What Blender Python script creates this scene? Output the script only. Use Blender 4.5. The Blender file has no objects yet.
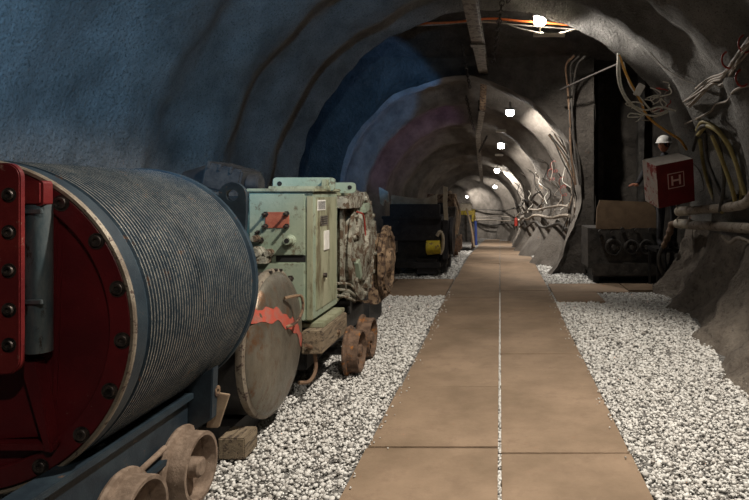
import bpy, bmesh, math, random
import numpy as np
from mathutils import Vector, Matrix, Euler, noise
random.seed(7); np.random.seed(7)
PI = math.pi
COL = bpy.context.scene.collection
F = 600.0; H = 1.5; VX = 500.0; VY = 192.0

def P(px, py, Y):                       # survey helper: point at distance Y seen in that direction
    return Vector(((px-VX)/F*Y, Y, H-(py-VY)/F*Y))

# ------------------------------------------------------------------ materials
def mat(name, c1, c2=None, scale=6, lo=.4, hi=.6, rough=.7, metal=0., bump=.3, bscale=40, c3=None, s3=14, t3=.62,
        fine=None, stretch=None, rough2=None, emit=None, dist=.01, w3=.04):
    m = bpy.data.materials.new(name); m.use_nodes = True
    nt = m.node_tree; N = nt.nodes; L = nt.links
    b = N['Principled BSDF']
    b.inputs['Roughness'].default_value = rough; b.inputs['Metallic'].default_value = metal
    def rgb(c): return (c[0], c[1], c[2], 1)
    if emit:
        b.inputs['Base Color'].default_value = rgb(c1)
        b.inputs['Emission Color'].default_value = rgb(emit[0]); b.inputs['Emission Strength'].default_value = emit[1]
        return m
    tc = N.new('ShaderNodeTexCoord'); src = tc.outputs['Object']
    if stretch:
        mp = N.new('ShaderNodeMapping'); mp.inputs['Scale'].default_value = stretch
        L.new(src, mp.inputs['Vector']); src = mp.outputs['Vector']
    col = None
    if c2:
        n = N.new('ShaderNodeTexNoise'); n.inputs['Scale'].default_value = scale; n.inputs['Detail'].default_value = 8
        n.inputs['Roughness'].default_value = .65
        L.new(src, n.inputs['Vector'])
        r = N.new('ShaderNodeMapRange'); r.inputs['From Min'].default_value = lo; r.inputs['From Max'].default_value = hi
        L.new(n.outputs['Fac'], r.inputs['Value'])
        x = N.new('ShaderNodeMix'); x.data_type = 'RGBA'
        x.inputs[6].default_value = rgb(c1); x.inputs[7].default_value = rgb(c2)
        L.new(r.outputs['Result'], x.inputs[0]); col = x.outputs[2]
    if c3:
        n = N.new('ShaderNodeTexNoise'); n.inputs['Scale'].default_value = s3; n.inputs['Detail'].default_value = 10
        n.inputs['Roughness'].default_value = .75
        L.new(src, n.inputs['Vector'])
        r = N.new('ShaderNodeMapRange'); r.inputs['From Min'].default_value = t3-.055; r.inputs['From Max'].default_value = t3-.055+w3
        L.new(n.outputs['Fac'], r.inputs['Value'])
        x = N.new('ShaderNodeMix'); x.data_type = 'RGBA'
        if col: L.new(col, x.inputs[6])
        else: x.inputs[6].default_value = rgb(c1)
        x.inputs[7].default_value = rgb(c3)
        L.new(r.outputs['Result'], x.inputs[0]); col = x.outputs[2]
    if fine:                            # random tone per loose piece
        g = N.new('ShaderNodeNewGeometry'); cr = N.new('ShaderNodeValToRGB')
        e = cr.color_ramp.elements
        e[0].position = 0; e[0].color = rgb(fine[0]); e[1].position = 1; e[1].color = rgb(fine[-1])
        for i, c in enumerate(fine[1:-1]):
            q = e.new((i+1)/(len(fine)-1)); q.color = rgb(c)
        L.new(g.outputs['Random Per Island'], cr.inputs['Fac']); col = cr.outputs['Color']
    if col: L.new(col, b.inputs['Base Color'])
    else: b.inputs['Base Color'].default_value = rgb(c1)
    if bump:
        n = N.new('ShaderNodeTexNoise'); n.inputs['Scale'].default_value = bscale; n.inputs['Detail'].default_value = 6
        n.inputs['Roughness'].default_value = .7
        L.new(src, n.inputs['Vector'])
        bp = N.new('ShaderNodeBump'); bp.inputs['Strength'].default_value = bump; bp.inputs['Distance'].default_value = dist
        L.new(n.outputs['Fac'], bp.inputs['Height']); L.new(bp.outputs['Normal'], b.inputs['Normal'])
    return m

M = {}
M['shot'] = mat('shotcrete', (.12,.115,.105), (.235,.225,.21), 2.2, .35, .65, .93, 0, 1.0, 24, c3=(.05,.046,.042), s3=55, t3=.57, dist=.05, w3=.13)
M['shot2'] = mat('shotcrete_lining', (.09,.078,.066), (.20,.178,.155), 2.5, .35, .65, .8, 0, .8, 22, c3=(.06,.052,.045), s3=14, t3=.62, dist=.03, w3=.2)
M['rockfoot'] = mat('muck_slope', (.13,.105,.085), (.30,.26,.215), 5, .3, .7, .95, 0, 1.0, 30, c3=(.07,.055,.045), s3=16, t3=.58, dist=.05, w3=.15)
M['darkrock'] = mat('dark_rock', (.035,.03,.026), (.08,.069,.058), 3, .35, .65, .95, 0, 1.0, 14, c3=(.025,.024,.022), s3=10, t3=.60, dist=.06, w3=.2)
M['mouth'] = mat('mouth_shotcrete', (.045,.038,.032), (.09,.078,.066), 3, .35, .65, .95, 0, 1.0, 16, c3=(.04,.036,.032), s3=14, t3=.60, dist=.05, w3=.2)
M['ground'] = mat('gravel_bed', (.16,.15,.14), (.42,.41,.39), 70, .4, .6, .95, 0, 1.0, 60, c3=(.05,.05,.05), s3=30, t3=.58, dist=.03)
M['pebble'] = mat('gravel_stone', (.6,.6,.58), rough=.9, bump=.4, bscale=120,
                  fine=[(.26,.245,.225), (.62,.60,.57), (.74,.73,.70), (.66,.65,.62), (.80,.79,.76), (.86,.85,.82), (.42,.39,.36)])
M['slab'] = mat('dusty_slab', (.19,.132,.083), (.315,.222,.148), 1.3, .35, .65, .78, 0, .4, 30, c3=(.20,.135,.088), s3=6, t3=.56, dist=.01, w3=.25)
M['red'] = mat('red_enamel', (.075,.006,.009), (.13,.010,.013), 3, .4, .65, .42, .1, .25, 60, c3=(.24,.15,.13), s3=45, t3=.71)
M['redlit'] = mat('red_enamel_lit', (.11,.010,.012), (.17,.018,.016), 4, .4, .65, .45, .05, .25, 60, c3=(.25,.13,.10), s3=22, t3=.67)  # lighter copy of the red enamel, lit tone put into the colour
M['rim'] = mat('worn_beige_rim', (.18,.145,.11), (.33,.29,.23), 9, .4, .6, .55, .4, .3, 60, c3=(.09,.06,.05), s3=18, t3=.6)
M['groove'] = mat('blue_groove_paint', (.016,.032,.050), (.032,.055,.074), 9, .4, .6, .5, .2, .2, 60, c3=(.13,.065,.035), s3=13, t3=.66)
M['crest'] = mat('worn_groove_crest', (.15,.165,.165), (.33,.315,.28), 9, .35, .6, .42, .55, .3, 90, c3=(.045,.075,.10), s3=60, t3=.525, w3=.14)
M['blue'] = mat('shaded_blue_paint', (.009,.018,.028), (.018,.032,.044), 8, .4, .6, .55, .1, .2, 50, c3=(.10,.06,.04), s3=16, t3=.68)  # blue paint, colour darkened to carry the shade on the cart frame
M['bluesteel'] = mat('grey_blue_pipe', (.09,.13,.15), (.24,.26,.26), 7, .4, .6, .4, .6, .2, 40, c3=(.05,.04,.035), s3=13, t3=.62, stretch=(1,1,.35))
M['black'] = mat('blackened_steel', (.018,.018,.02), (.045,.042,.04), 9, .4, .6, .6, .3, .3, 50)
M['hole'] = mat('dark_hole', (.006,.006,.006), rough=.9, bump=0)
M['bolt'] = mat('oily_bolt', (.03,.026,.024), (.10,.08,.07), 25, .4, .6, .45, .6, .2, 80)
M['wheel'] = mat('dusty_cast_wheel', (.15,.105,.075), (.27,.20,.15), 16, .4, .6, .8, .15, .6, 60, c3=(.45,.40,.34), s3=38, t3=.70, dist=.006)
M['rustwheel'] = mat('rusty_wheel', (.085,.05,.032), (.19,.12,.08), 18, .4, .6, .85, .15, .9, 45, c3=(.33,.13,.03), s3=12, t3=.63, dist=.01)
M['disc'] = mat('weathered_tank_end', (.11,.10,.08), (.26,.24,.195), 4, .35, .65, .36, .55, .35, 40, c3=(.16,.085,.045), s3=7, t3=.565, stretch=(1,1,.6), w3=.12)
M['redmark'] = mat('faded_red_stripe', (.40,.07,.045), (.22,.15,.12), 12, .45, .7, .7, 0, .3, 40)
M['green'] = mat('pale_green_enamel', (.22,.285,.215), (.31,.355,.27), 5, .35, .65, .55, .05, .35, 45, c3=(.13,.115,.075), s3=14, t3=.60, dist=.006, w3=.08)
M['green2'] = mat('grimy_green_enamel', (.22,.25,.16), (.34,.34,.24), 4, .35, .65, .6, .05, .4, 40, c3=(.12,.10,.055), s3=7, t3=.55, stretch=(1,1,.3), w3=.12)
M['grime'] = mat('flaking_grey_metal', (.20,.20,.16), (.38,.37,.31), 9, .35, .65, .75, .15, .9, 30, c3=(.10,.065,.04), s3=13, t3=.54, dist=.015)
M['rust'] = mat('heavy_rust', (.14,.085,.05), (.34,.24,.15), 10, .35, .65, .85, .15, .9, 30, c3=(.06,.035,.025), s3=14, t3=.56, dist=.012)
M['plate'] = mat('red_oxide_plate', (.30,.075,.045), (.38,.12,.07), 9, .4, .6, .6, .1, .3, 50, c3=(.2,.06,.04), s3=20, t3=.63)
M['wood'] = mat('grimy_timber', (.15,.115,.075), (.27,.21,.14), 7, .35, .65, .85, 0, .6, 30, c3=(.07,.05,.035), s3=12, t3=.58, stretch=(4,.5,4))
M['tan'] = mat('tan_dusty_steel', (.30,.22,.15), (.38,.29,.2), 12, .4, .6, .8, .1, .3, 50)
M['white'] = mat('white_paint', (.72,.71,.68), (.6,.58,.54), 20, .4, .6, .6, 0, .2, 60)
M['cream'] = mat('cream_sleeve', (.62,.57,.48), (.45,.40,.32), 14, .4, .6, .6, 0, .2, 60)
M['pipe'] = mat('dusty_grey_pipe', (.27,.23,.19), (.38,.33,.27), 9, .4, .6, .7, .1, .3, 50, c3=(.13,.09,.06), s3=15, t3=.6)
M['hose'] = mat('dark_rubber', (.03,.028,.025), (.07,.06,.05), 14, .4, .6, .65, 0, .3, 60)
M['brownhose'] = mat('brown_fitting', (.13,.075,.045), (.2,.13,.08), 14, .4, .6, .7, .1, .5, 60)
M['ywire'] = mat('yellow_brown_cable', (.26,.20,.07), (.36,.30,.12), 9, .4, .6, .6, 0, .2, 60)
M['wwire'] = mat('white_cable', (.75,.73,.66), (.6,.56,.48), 20, .4, .6, .5, 0, .1, 60)
M['gwire'] = mat('grey_cable', (.23,.20,.17), (.34,.29,.24), 20, .4, .6, .6, 0, .1, 60)
M['owire'] = mat('orange_cable', (.75,.17,.03), (.6,.14,.03), 20, .4, .6, .5, 0, .1, 60)
M['orwire'] = mat('amber_cable', (.70,.36,.06), (.6,.3,.06), 20, .4, .6, .5, 0, .1, 60)
M['redhook'] = mat('red_hook_plastic', (.36,.03,.02), (.28,.03,.02), 20, .4, .6, .5, 0, .1, 60)
M['boxred'] = mat('hydrant_box_red', (.15,.010,.012), (.20,.014,.015), 6, .4, .6, .45, 0, .15, 50, c3=(.16,.03,.03), s3=20, t3=.7)
M['boxworn'] = mat('peeling_red_and_white', (.85,.72,.68), (.50,.10,.09), 6, .50, .56, .6, 0, .2, 50, c3=(.85,.8,.76), s3=10, t3=.56)
M['boxtop'] = mat('dusty_white_top', (.72,.68,.62), (.62,.55,.5), 10, .4, .6, .7, 0, .2, 50)
M['hmark'] = mat('pale_pink_mark', (.80,.55,.50), rough=.6, bump=0)
M['steel'] = mat('galvanised_steel', (.17,.15,.125), (.27,.24,.20), 12, .4, .6, .5, .4, .05, 50, c3=(.07,.05,.035), s3=9, t3=.57)
M['chain'] = mat('black_chain_steel', (.03,.028,.026), (.06,.05,.045), 30, .4, .6, .6, .5, .2, 60)
M['lens'] = mat('lit_lamp_lens', (1,1,1), emit=((1,.97,.92), 45))
M['lampbody'] = mat('lamp_housing', (.12,.12,.12), (.2,.2,.2), 20, .4, .6, .5, .4, .1, 50)
M['yellow'] = mat('yellow_paint', (.62,.48,.02), (.45,.33,.03), 9, .4, .6, .6, 0, .3, 50, c3=(.2,.14,.04), s3=14, t3=.6)
M['palewood'] = mat('pale_worn_board', (.42,.36,.27), (.3,.25,.18), 9, .4, .6, .8, 0, .3, 40)
M['brownboard'] = mat('brown_board', (.13,.085,.05), (.18,.12,.07), 5, .4, .6, .85, 0, .3, 40)
M['darkmach'] = mat('dark_oily_machine', (.035,.032,.03), (.085,.078,.07), 8, .4, .6, .55, .3, .6, 30, c3=(.14,.12,.10), s3=15, t3=.64, dist=.01)
M['wagon'] = mat('blue_black_wagon_paint', (.012,.011,.013), (.026,.024,.027), 8, .4, .6, .6, .2, .4, 40, c3=(.06,.05,.045), s3=15, t3=.66)
M['skin'] = mat('skin', (.55,.24,.14), (.48,.2,.12), 20, .4, .6, .6, 0, .1, 60)
M['cloth'] = mat('dark_work_clothes', (.02,.02,.024), (.035,.035,.04), 20, .4, .6, .9, 0, .4, 60)
M['helmet'] = mat('white_helmet_plastic', (.85,.84,.8), rough=.35, bump=0)
M['hair'] = mat('dark_hair', (.015,.012,.01), rough=.7, bump=.4)
M['glove'] = mat('eye_white', (.7,.68,.64), rough=.4, bump=0)
M['bluepaint'] = mat('blue_strut_paint', (.05,.09,.35), rough=.6, bump=0)
M['ink'] = mat('black_print', (.03,.03,.03), rough=.7, bump=0)

# ------------------------------------------------------------------ mesh builder
def frame(d, up=None):
    d = Vector(d).normalized()
    u = Vector(up) if up is not None else (Vector((0,0,1)) if abs(d.z) < .95 else Vector((0,1,0)))
    a = d.cross(u).normalized(); b = d.cross(a).normalized()
    return d, a, b

def smooth_path(pts, n=6):
    pts = [Vector(p) for p in pts]
    if len(pts) < 3: return pts
    out = []
    Q = [pts[0]*2-pts[1]] + pts + [pts[-1]*2-pts[-2]]
    for i in range(1, len(Q)-2):
        p0, p1, p2, p3 = Q[i-1:i+3]
        for k in range(n):
            t = k/n
            out.append(.5*((2*p1)+(p2-p0)*t+(2*p0-5*p1+4*p2-p3)*t*t+(3*p1-p0-3*p2+p3)*t**3))
    out.append(pts[-1]); return out

class MB:
    def __init__(s): s.bm = bmesh.new(); s.mi = 0
    def _f(s, vs):
        try:
            f = s.bm.faces.new(vs); f.material_index = s.mi; return f
        except ValueError: return None
    def box(s, x0, x1, y0, y1, z0, z1, R=None, piv=None):
        vs = [Vector((x, y, z)) for x in (x0, x1) for y in (y0, y1) for z in (z0, z1)]
        if R is not None:
            c = Vector(piv) if piv is not None else Vector(((x0+x1)/2, (y0+y1)/2, (z0+z1)/2))
            vs = [c + R @ (v-c) for v in vs]
        b = [s.bm.verts.new(v) for v in vs]
        for q in ((0,1,3,2), (4,6,7,5), (0,4,5,1), (2,3,7,6), (0,2,6,4), (1,5,7,3)): s._f([b[i] for i in q])
        return s
    def tube(s, pts, r, seg=8, n=6, caps=True, sm=True):
        pts = smooth_path(pts, n) if sm else [Vector(p) for p in pts]
        rings = []; up = None
        for i, p in enumerate(pts):
            d = (pts[min(i+1, len(pts)-1)]-pts[max(i-1, 0)])
            if d.length < 1e-9: continue
            d.normalize()
            if up is None: _, a, b = frame(d)
            else:
                a = (up - d*up.dot(d)).normalized(); b = d.cross(a)
            up = a
            rr = r(i/(len(pts)-1)) if callable(r) else r
            rings.append([s.bm.verts.new(p + (a*math.cos(2*PI*k/seg)+b*math.sin(2*PI*k/seg))*rr) for k in range(seg)])
        for A, B in zip(rings, rings[1:]):
            for k in range(seg): s._f([A[k], A[(k+1) % seg], B[(k+1) % seg], B[k]])
        if caps: s._f(rings[0][::-1]); s._f(rings[-1])
        return s
    def cyl(s, p0, p1, r, r2=None, seg=24):
        p0 = Vector(p0); p1 = Vector(p1); r2 = r if r2 is None else r2
        return s.lathe(p0, p1-p0, [(0, 0), (r, 0), (r2, (p1-p0).length), (0, (p1-p0).length)], seg)
    def lathe(s, o, d, prof, seg=32, mis=None, up=None):
        """prof: (radius, distance along d)"""
        o = Vector(o); d, a, b = frame(d, up)
        rings = []
        for (r, t) in prof:
            if r < 1e-6: rings.append([s.bm.verts.new(o+d*t)])
            else: rings.append([s.bm.verts.new(o+d*t+(a*math.cos(2*PI*k/seg)+b*math.sin(2*PI*k/seg))*r) for k in range(seg)])
        for i, (A, B) in enumerate(zip(rings, rings[1:])):
            if mis: s.mi = mis[i]
            for k in range(seg):
                k2 = (k+1) % seg
                if len(A) == 1 and len(B) == 1: continue
                if len(A) == 1: s._f([A[0], B[k2], B[k]])
                elif len(B) == 1: s._f([A[k], A[k2], B[0]])
                else: s._f([A[k], A[k2], B[k2], B[k]])
        return s
    def prism(s, poly, vec):
        """poly: list of 3D points, extruded along vec"""
        vec = Vector(vec)
        a = [s.bm.verts.new(Vector(p)) for p in poly]; b = [s.bm.verts.new(Vector(p)+vec) for p in poly]
        s._f(a[::-1]); s._f(b)
        for i in range(len(a)):
            j = (i+1) % len(a); s._f([a[i], a[j], b[j], b[i]])
        return s
    def plate_hole(s, outer, cen, r, vec, seg=20):
        """plate with a round hole; outer polygon given by a function of angle"""
        cen = Vector(cen); vec = Vector(vec); d, a, b = frame(vec)
        O = [cen + a*outer(2*PI*k/seg)[0] + b*outer(2*PI*k/seg)[1] for k in range(seg)]
        I = [cen + a*r*math.cos(2*PI*k/seg) + b*r*math.sin(2*PI*k/seg) for k in range(seg)]
        vo = [s.bm.verts.new(p) for p in O]; vi = [s.bm.verts.new(p) for p in I]
        vo2 = [s.bm.verts.new(p+vec) for p in O]; vi2 = [s.bm.verts.new(p+vec) for p in I]
        for k in range(seg):
            j = (k+1) % seg
            s._f([vo[k], vo[j], vi[j], vi[k]]); s._f([vo2[k], vi2[k], vi2[j], vo2[j]])
            s._f([vo[k], vo2[k], vo2[j], vo[j]]); s._f([vi[k], vi[j], vi2[j], vi2[k]])
        return s
    def rough(s, amp, sc=4, cuts=0):
        if cuts: bmesh.ops.subdivide_edges(s.bm, edges=s.bm.edges[:], cuts=cuts, use_grid_fill=True)
        for v in s.bm.verts:
            v.co += noise.noise_vector(v.co*sc)*amp + noise.noise_vector(v.co*sc*3)*amp*.4
        return s
    def build(s, name, mats, parent=None, bevel=0, smooth=35, kind=None, label=None):
        bmesh.ops.recalc_face_normals(s.bm, faces=s.bm.faces[:])
        me = bpy.data.meshes.new(name)
        if bevel:
            s.bm.normal_update()
            es = [e for e in s.bm.edges if len(e.link_faces) == 2 and e.calc_face_angle(0) > .7]
            bmesh.ops.bevel(s.bm, geom=es, offset=bevel, segments=2, affect='EDGES', clamp_overlap=True)
        s.bm.to_mesh(me); s.bm.free()
        o = bpy.data.objects.new(name, me); COL.objects.link(o)
        if not isinstance(mats, (list, tuple)): mats = [mats]
        for m in mats: me.materials.append(M[m])
        if smooth:
            for p in me.polygons: p.use_smooth = True
            me.set_sharp_from_angle(angle=math.radians(smooth))
        if parent is not None:
            o.parent = parent
            w = Vector((0,0,0)); q = parent
            while q is not None: w += q.location; q = q.parent
            me.transform(Matrix.Translation(-w))
        if kind: o['kind'] = kind
        if label: o['label'] = label
        return o

def thing(name, label, cat, loc, group=None):
    o = bpy.data.objects.new(name, None); o.empty_display_size = .1; COL.objects.link(o)
    o.location = Vector(loc); o['label'] = label; o['category'] = cat
    if group: o['group'] = group
    return o
def tag(o, label, cat, group=None):
    """one-mesh thing: keep its origin at its own base"""
    vs = [v.co for v in o.data.vertices]
    c = Vector((sum(v.x for v in vs)/len(vs), sum(v.y for v in vs)/len(vs), min(v.z for v in vs)))
    o.data.transform(Matrix.Translation(-c)); o.location = c
    o['label'] = label; o['category'] = cat
    if group: o['group'] = group
    return o
def dup(root, loc, label=None):
    r = root.copy(); COL.objects.link(r); r.location = loc
    if label: r['label'] = label
    for ch in list(root.children):
        c = ch.copy(); COL.objects.link(c); c.parent = r
        for g in ch.children:
            d = g.copy(); COL.objects.link(d); d.parent = c
    return r

# ------------------------------------------------------------------ tunnel geometry
def lerp(a, b, t): return a+(b-a)*t
def interp(x, tab):
    if x <= tab[0][0]: return tab[0][1]
    for (a, va), (b, vb) in zip(tab, tab[1:]):
        if x <= b: return lerp(va, vb, (x-a)/(b-a))
    return tab[-1][1]
FOOT = [(-6, 1.5), (2, 1.62), (4.3, 1.72), (5, 1.76), (6.4, 2.08), (7.5, 2.22), (9.3, 2.36)]
def near_pt(Y, u, disp=True):
    """u 0..1: right foot -> crown -> left foot"""
    cx, cz, R = -.1, 1.3, interp(Y, [(7, 2.93), (9, 3.04)])
    na = .18
    if u < na:
        t = 1-u/na; z = lerp(cz, -.12, t)
        fx = interp(Y, FOOT)
        p = Vector((cx+R-(cx+R-fx)*t**2.0, Y, z)); n = Vector((-1, 0, .5*t)).normalized()
    elif u > 1-na:
        t = 1-(1-u)/na; z = lerp(cz, -.12, t)
        p = Vector((cx-R-.05+.35*t**2, Y, z)); n = Vector((1, 0, .2*t)).normalized()
    else:
        a = PI*(u-na)/(1-2*na)
        p = Vector((cx+(R+.05*(a/PI))*math.cos(a), Y, cz+R*math.sin(a))); n = Vector((-math.cos(a), 0, -math.sin(a)))
    if disp:
        amp = interp(Y, [(3.5, .02), (5.5, .09), (9, .10)])
        d = amp*math.cos((Y-6.3)/1.45*2*PI)
        if Y > 8.4: d += .05*min(1, (Y-8.4)/.4)
        d += .07*noise.noise(p*.9) + .035*noise.noise(p*3) + .015*noise.noise(p*8)
        if u < na:
            t = 1-u/na
            d += t*(.10*noise.noise(p*2.1+Vector((5,0,0))) + .08*noise.noise(p*5) + .03*noise.noise(p*13))
        p = p + n*d
    return p

# far tunnel centreline
def cxF(s): return interp(s, [(11, -.75), (12.5, -.75), (15.5, -.9), (20, -.95), (27, -.95)])
def z0F(s): return 0 if s < 14 else -.05*(s-14) - .012*max(0, min(1, (s-13)/3))
RIBS = [11.15, 12.75, 14.75, 17.0, 19.3, 21.6, 23.9, 26.2, 28.5, 30.8, 33.1, 35.4]
RB = 6.5; SB = 26.0
def center(s):
    if s < SB: return Vector((cxF(s), s, z0F(s))), Vector((1, 0, 0))
    th = (s-SB)/RB; c = Vector((cxF(SB)-RB, SB, 0))
    return Vector((c.x+RB*math.cos(th), c.y+RB*math.sin(th), z0F(s))), Vector((math.cos(th), math.sin(th), 0))
def far_pt(s, u, disp=True, off=0):
    c, ex = center(s)
    R = interp(s, [(11, 2.42), (12.75, 2.32), (15.5, 2.14), (19, 2.02), (26, 1.92)])
    cz = interp(s, [(11, 1.38), (12.75, 1.28), (15.5, 1.25), (19, 1.2), (26, 1.15)])
    na = .2
    if u < na:
        t = 1-u/na; z = lerp(cz, -.1, t)
        x = R-interp(s, [(11, .55), (13, .75), (16, .6), (22, .4)])*t**1.5; n = (-1, .3*t)
    elif u > 1-na:
        t = 1-(1-u)/na; z = lerp(cz, -.1, t); x = -R+.3*t**2; n = (1, .2*t)
    else:
        a = PI*(u-na)/(1-2*na); x = R*math.cos(a); z = cz+R*math.sin(a); n = (-math.cos(a), -math.sin(a))
    d = off
    if disp:
        k = min(abs(s-r) for r in RIBS)
        d += .31*math.exp(-(k/.40)**2) - .07
        q = c+ex*x+Vector((0, 0, z))
        d += .06*noise.noise(q*1.1) + .03*noise.noise(q*3.5) + .012*noise.noise(q*9)
    return c + ex*(x+n[0]*d) + Vector((0, 0, z+n[1]*d))

def grid_mesh(name, P2, mats, kind='structure', flip=False, nrm=None, mfun=None):
    """P2: rows x cols of points"""
    nr, nc = len(P2), len(P2[0])
    me = bpy.data.meshes.new(name)
    vs = [p for row in P2 for p in row]
    fs = [(i*nc+j, i*nc+j+1, (i+1)*nc+j+1, (i+1)*nc+j) for i in range(nr-1) for j in range(nc-1)]
    if flip: fs = [f[::-1] for f in fs]
    me.from_pydata(vs, [], fs)
    for m in mats: me.materials.append(M[m])
    if mfun:
        for p in me.polygons: p.material_index = mfun(p.index//(nc-1), p.index % (nc-1))
    for p in me.polygons: p.use_smooth = True
    if nrm: me.normals_split_custom_set_from_vertices([n for row in nrm for n in row])
    o = bpy.data.objects.new(name, me); COL.objects.link(o)
    if kind: o['kind'] = kind
    return o

def tunnel(fn, ss, nu, mats, ucut, mfun=None, flip=False):
    G = [[fn(s, j/nu) for j in range(nu+1)] for s in ss]
    NR = []
    for i in range(len(G)):
        row = []
        for j in range(nu+1):
            a = G[min(i+1, len(G)-1)][j]-G[max(i-1, 0)][j]; b = G[i][min(j+1, nu)]-G[i][max(j-1, 0)]
            n = b.cross(a).normalized()
            row.append(-n if flip else n)
        NR.append(row)
    j1, j2 = int(ucut*nu), int((1-ucut)*nu)
    for name, a, b in (('wall_right', 0, j1), ('ceiling', j1, j2), ('wall_left', j2, nu)):
        grid_mesh(name, [r[a:b+1] for r in G], mats, flip=True,
                  mfun=(lambda i, j, a=a: mfun(i, j+a)) if mfun else None)
def rng(a, b, st):
    n = int(round((b-a)/st)); return [a+(b-a)*i/n for i in range(n+1)]
NU = 160
tunnel(near_pt, rng(-5, 9.0, .075), NU, ['shot', 'rockfoot'], .36, mfun=lambda i, j: 1 if j < NU*.135 else 0)
tunnel(far_pt, rng(11.0, 35.5, .11), 130, ['shot2', 'shot2'], .36)

# crossing gallery between the two tunnel sections
def cross_wall(name, fn, Ys, thick, mat_, outer):
    """face around a tunnel mouth at Y (outer = box x0,x1,ztop)"""
    n = 96; rows = []
    x0, x1, zt = outer
    inner = [fn(Ys, k/n) for k in range(n+1)]
    c = Vector(((x0+x1)/2, Ys, 1.5))
    def hit(p):
        d = Vector((p.x-c.x, 0, p.z-c.z)); t = 1e9
        if d.x > 1e-6: t = min(t, (x1-c.x)/d.x)
        if d.x < -1e-6: t = min(t, (x0-c.x)/d.x)
        if d.z > 1e-6: t = min(t, (zt-c.z)/d.z)
        if d.z < -1e-6: t = min(t, (-.15-c.z)/d.z)
        return c+d*t
    for k in range(9):
        f = k/8
        row = []
        for p in inner:
            q = p.lerp(hit(p), f); q.y = Ys
            if 0 < k < 8: q.y += thick*(.5+.5*noise.noise(q*1.3)) + .05*noise.noise(q*5)
            row.append(q)
        rows.append(row)
    return grid_mesh(name, rows, [mat_], flip=thick < 0)
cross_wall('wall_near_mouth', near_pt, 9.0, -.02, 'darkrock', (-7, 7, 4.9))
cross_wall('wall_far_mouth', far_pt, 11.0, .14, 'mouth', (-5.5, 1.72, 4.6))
def bumpy(name, p00, p10, p01, m, nx=40, ny=24, amp=.08, flip=False):
    p00, p10, p01 = map(Vector, (p00, p10, p01)); n = (p10-p00).cross(p01-p00).normalized()
    G = []
    for i in range(nx+1):
        row = []
        for j in range(ny+1):
            q = p00+(p10-p00)*(i/nx)+(p01-p00)*(j/ny)
            row.append(q+n*(amp*noise.noise(q*1.2)+amp*.5*noise.noise(q*4)))
        G.append(row)
    return grid_mesh(name, G, [m], flip=flip)
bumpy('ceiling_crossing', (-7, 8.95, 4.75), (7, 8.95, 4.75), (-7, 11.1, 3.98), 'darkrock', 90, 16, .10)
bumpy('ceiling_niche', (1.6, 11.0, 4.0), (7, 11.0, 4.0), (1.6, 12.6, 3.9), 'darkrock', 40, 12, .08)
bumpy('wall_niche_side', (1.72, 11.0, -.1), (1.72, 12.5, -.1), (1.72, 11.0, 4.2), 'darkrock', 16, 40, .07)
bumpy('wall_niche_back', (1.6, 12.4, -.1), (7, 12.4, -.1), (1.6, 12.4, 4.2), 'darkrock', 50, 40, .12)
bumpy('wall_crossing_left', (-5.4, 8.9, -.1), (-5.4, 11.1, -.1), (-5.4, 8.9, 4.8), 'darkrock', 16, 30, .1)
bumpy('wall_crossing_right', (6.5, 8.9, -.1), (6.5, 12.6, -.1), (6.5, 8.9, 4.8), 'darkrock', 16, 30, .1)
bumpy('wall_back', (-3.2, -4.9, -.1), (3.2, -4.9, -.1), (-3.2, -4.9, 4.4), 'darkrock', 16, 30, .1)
bumpy('wall_far_end', (-8.6, 33.5, -2), (-8.6, 29.5, -2), (-8.6, 33.5, 2.5), 'shot2', 10, 10, .1)

# ground
def gz(x, y):
    return (z0F(y) if y > 14 else 0) - .035 + .012*noise.noise(Vector((x*2, y*2, 0)))
rows = []
for y in rng(-5, 34.5, .15):
    rows.append([Vector((x, y, gz(x, y))) for x in rng(-7, 7, .2)])
grid_mesh('floor', rows, ['ground'])

# walkway slabs (pattern of one paved floor)
w = MB()
def slab(x0, x1, y0, y1):
    j = .004
    z = .004*random.uniform(-1, 1)
    t0, t1 = random.uniform(-.004, .004), random.uniform(-.004, .004)
    a = z0F((y0)) ; b = z0F(y1)
    top = [(x0, y0, a+z), (x1, y0, a+z+t0), (x1, y1, b+z+t1), (x0, y1, b+z)]
    bot = [(p[0], p[1], p[2]-.06) for p in top]
    vt = [w.bm.verts.new(p) for p in top]; vb = [w.bm.verts.new(p) for p in bot]
    w._f(vt); w._f(vb[::-1])
    for i in range(4): w._f([vt[i], vb[i], vb[(i+1) % 4], vt[(i+1) % 4]])
LJ = [-3.3, -1.2, .9, 2.2, 3.52, 4.62, 6.62, 8.55, 10.6, 12.6, 14.6]
RJ = [-3.3, -1.8, .0, 1.6, 3.45, 5.56, 7.44, 9.1, 10.9, 12.9, 14.8]
while LJ[-1] < 26: LJ.append(LJ[-1]+1.9)
while RJ[-1] < 26: RJ.append(RJ[-1]+1.9)
for a, b in zip(LJ, LJ[1:]):
    e = random.uniform(-.012, .012); g = interp(a, [(4, .012), (10, .008)])
    slab(-.79+e+.003*a, -g, a+.006, b-.006)
for a, b in zip(RJ, RJ[1:]):
    e = random.uniform(-.012, .012); g = interp(a, [(4, .008), (10, .006)])
    slab(g, .765+e-.002*a if a > 3 else .76+e, a+.006, b-.006)
for x0, x1, y0, y1 in ((-1.75, -.80, 8.75, 10.4), (-2.8, -1.77, 8.8, 10.4), (.79, 1.45, 8.25, 9.0), (.79, 1.95, 9.02, 9.85), (1.97, 3.1, 9.2, 9.85), (-3.9,-2.82,8.9,10.4)):
    slab(x0, x1, y0, y1)
o = w.build('floor_walkway', 'slab', bevel=.004, smooth=0); o['kind'] = 'structure'

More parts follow.
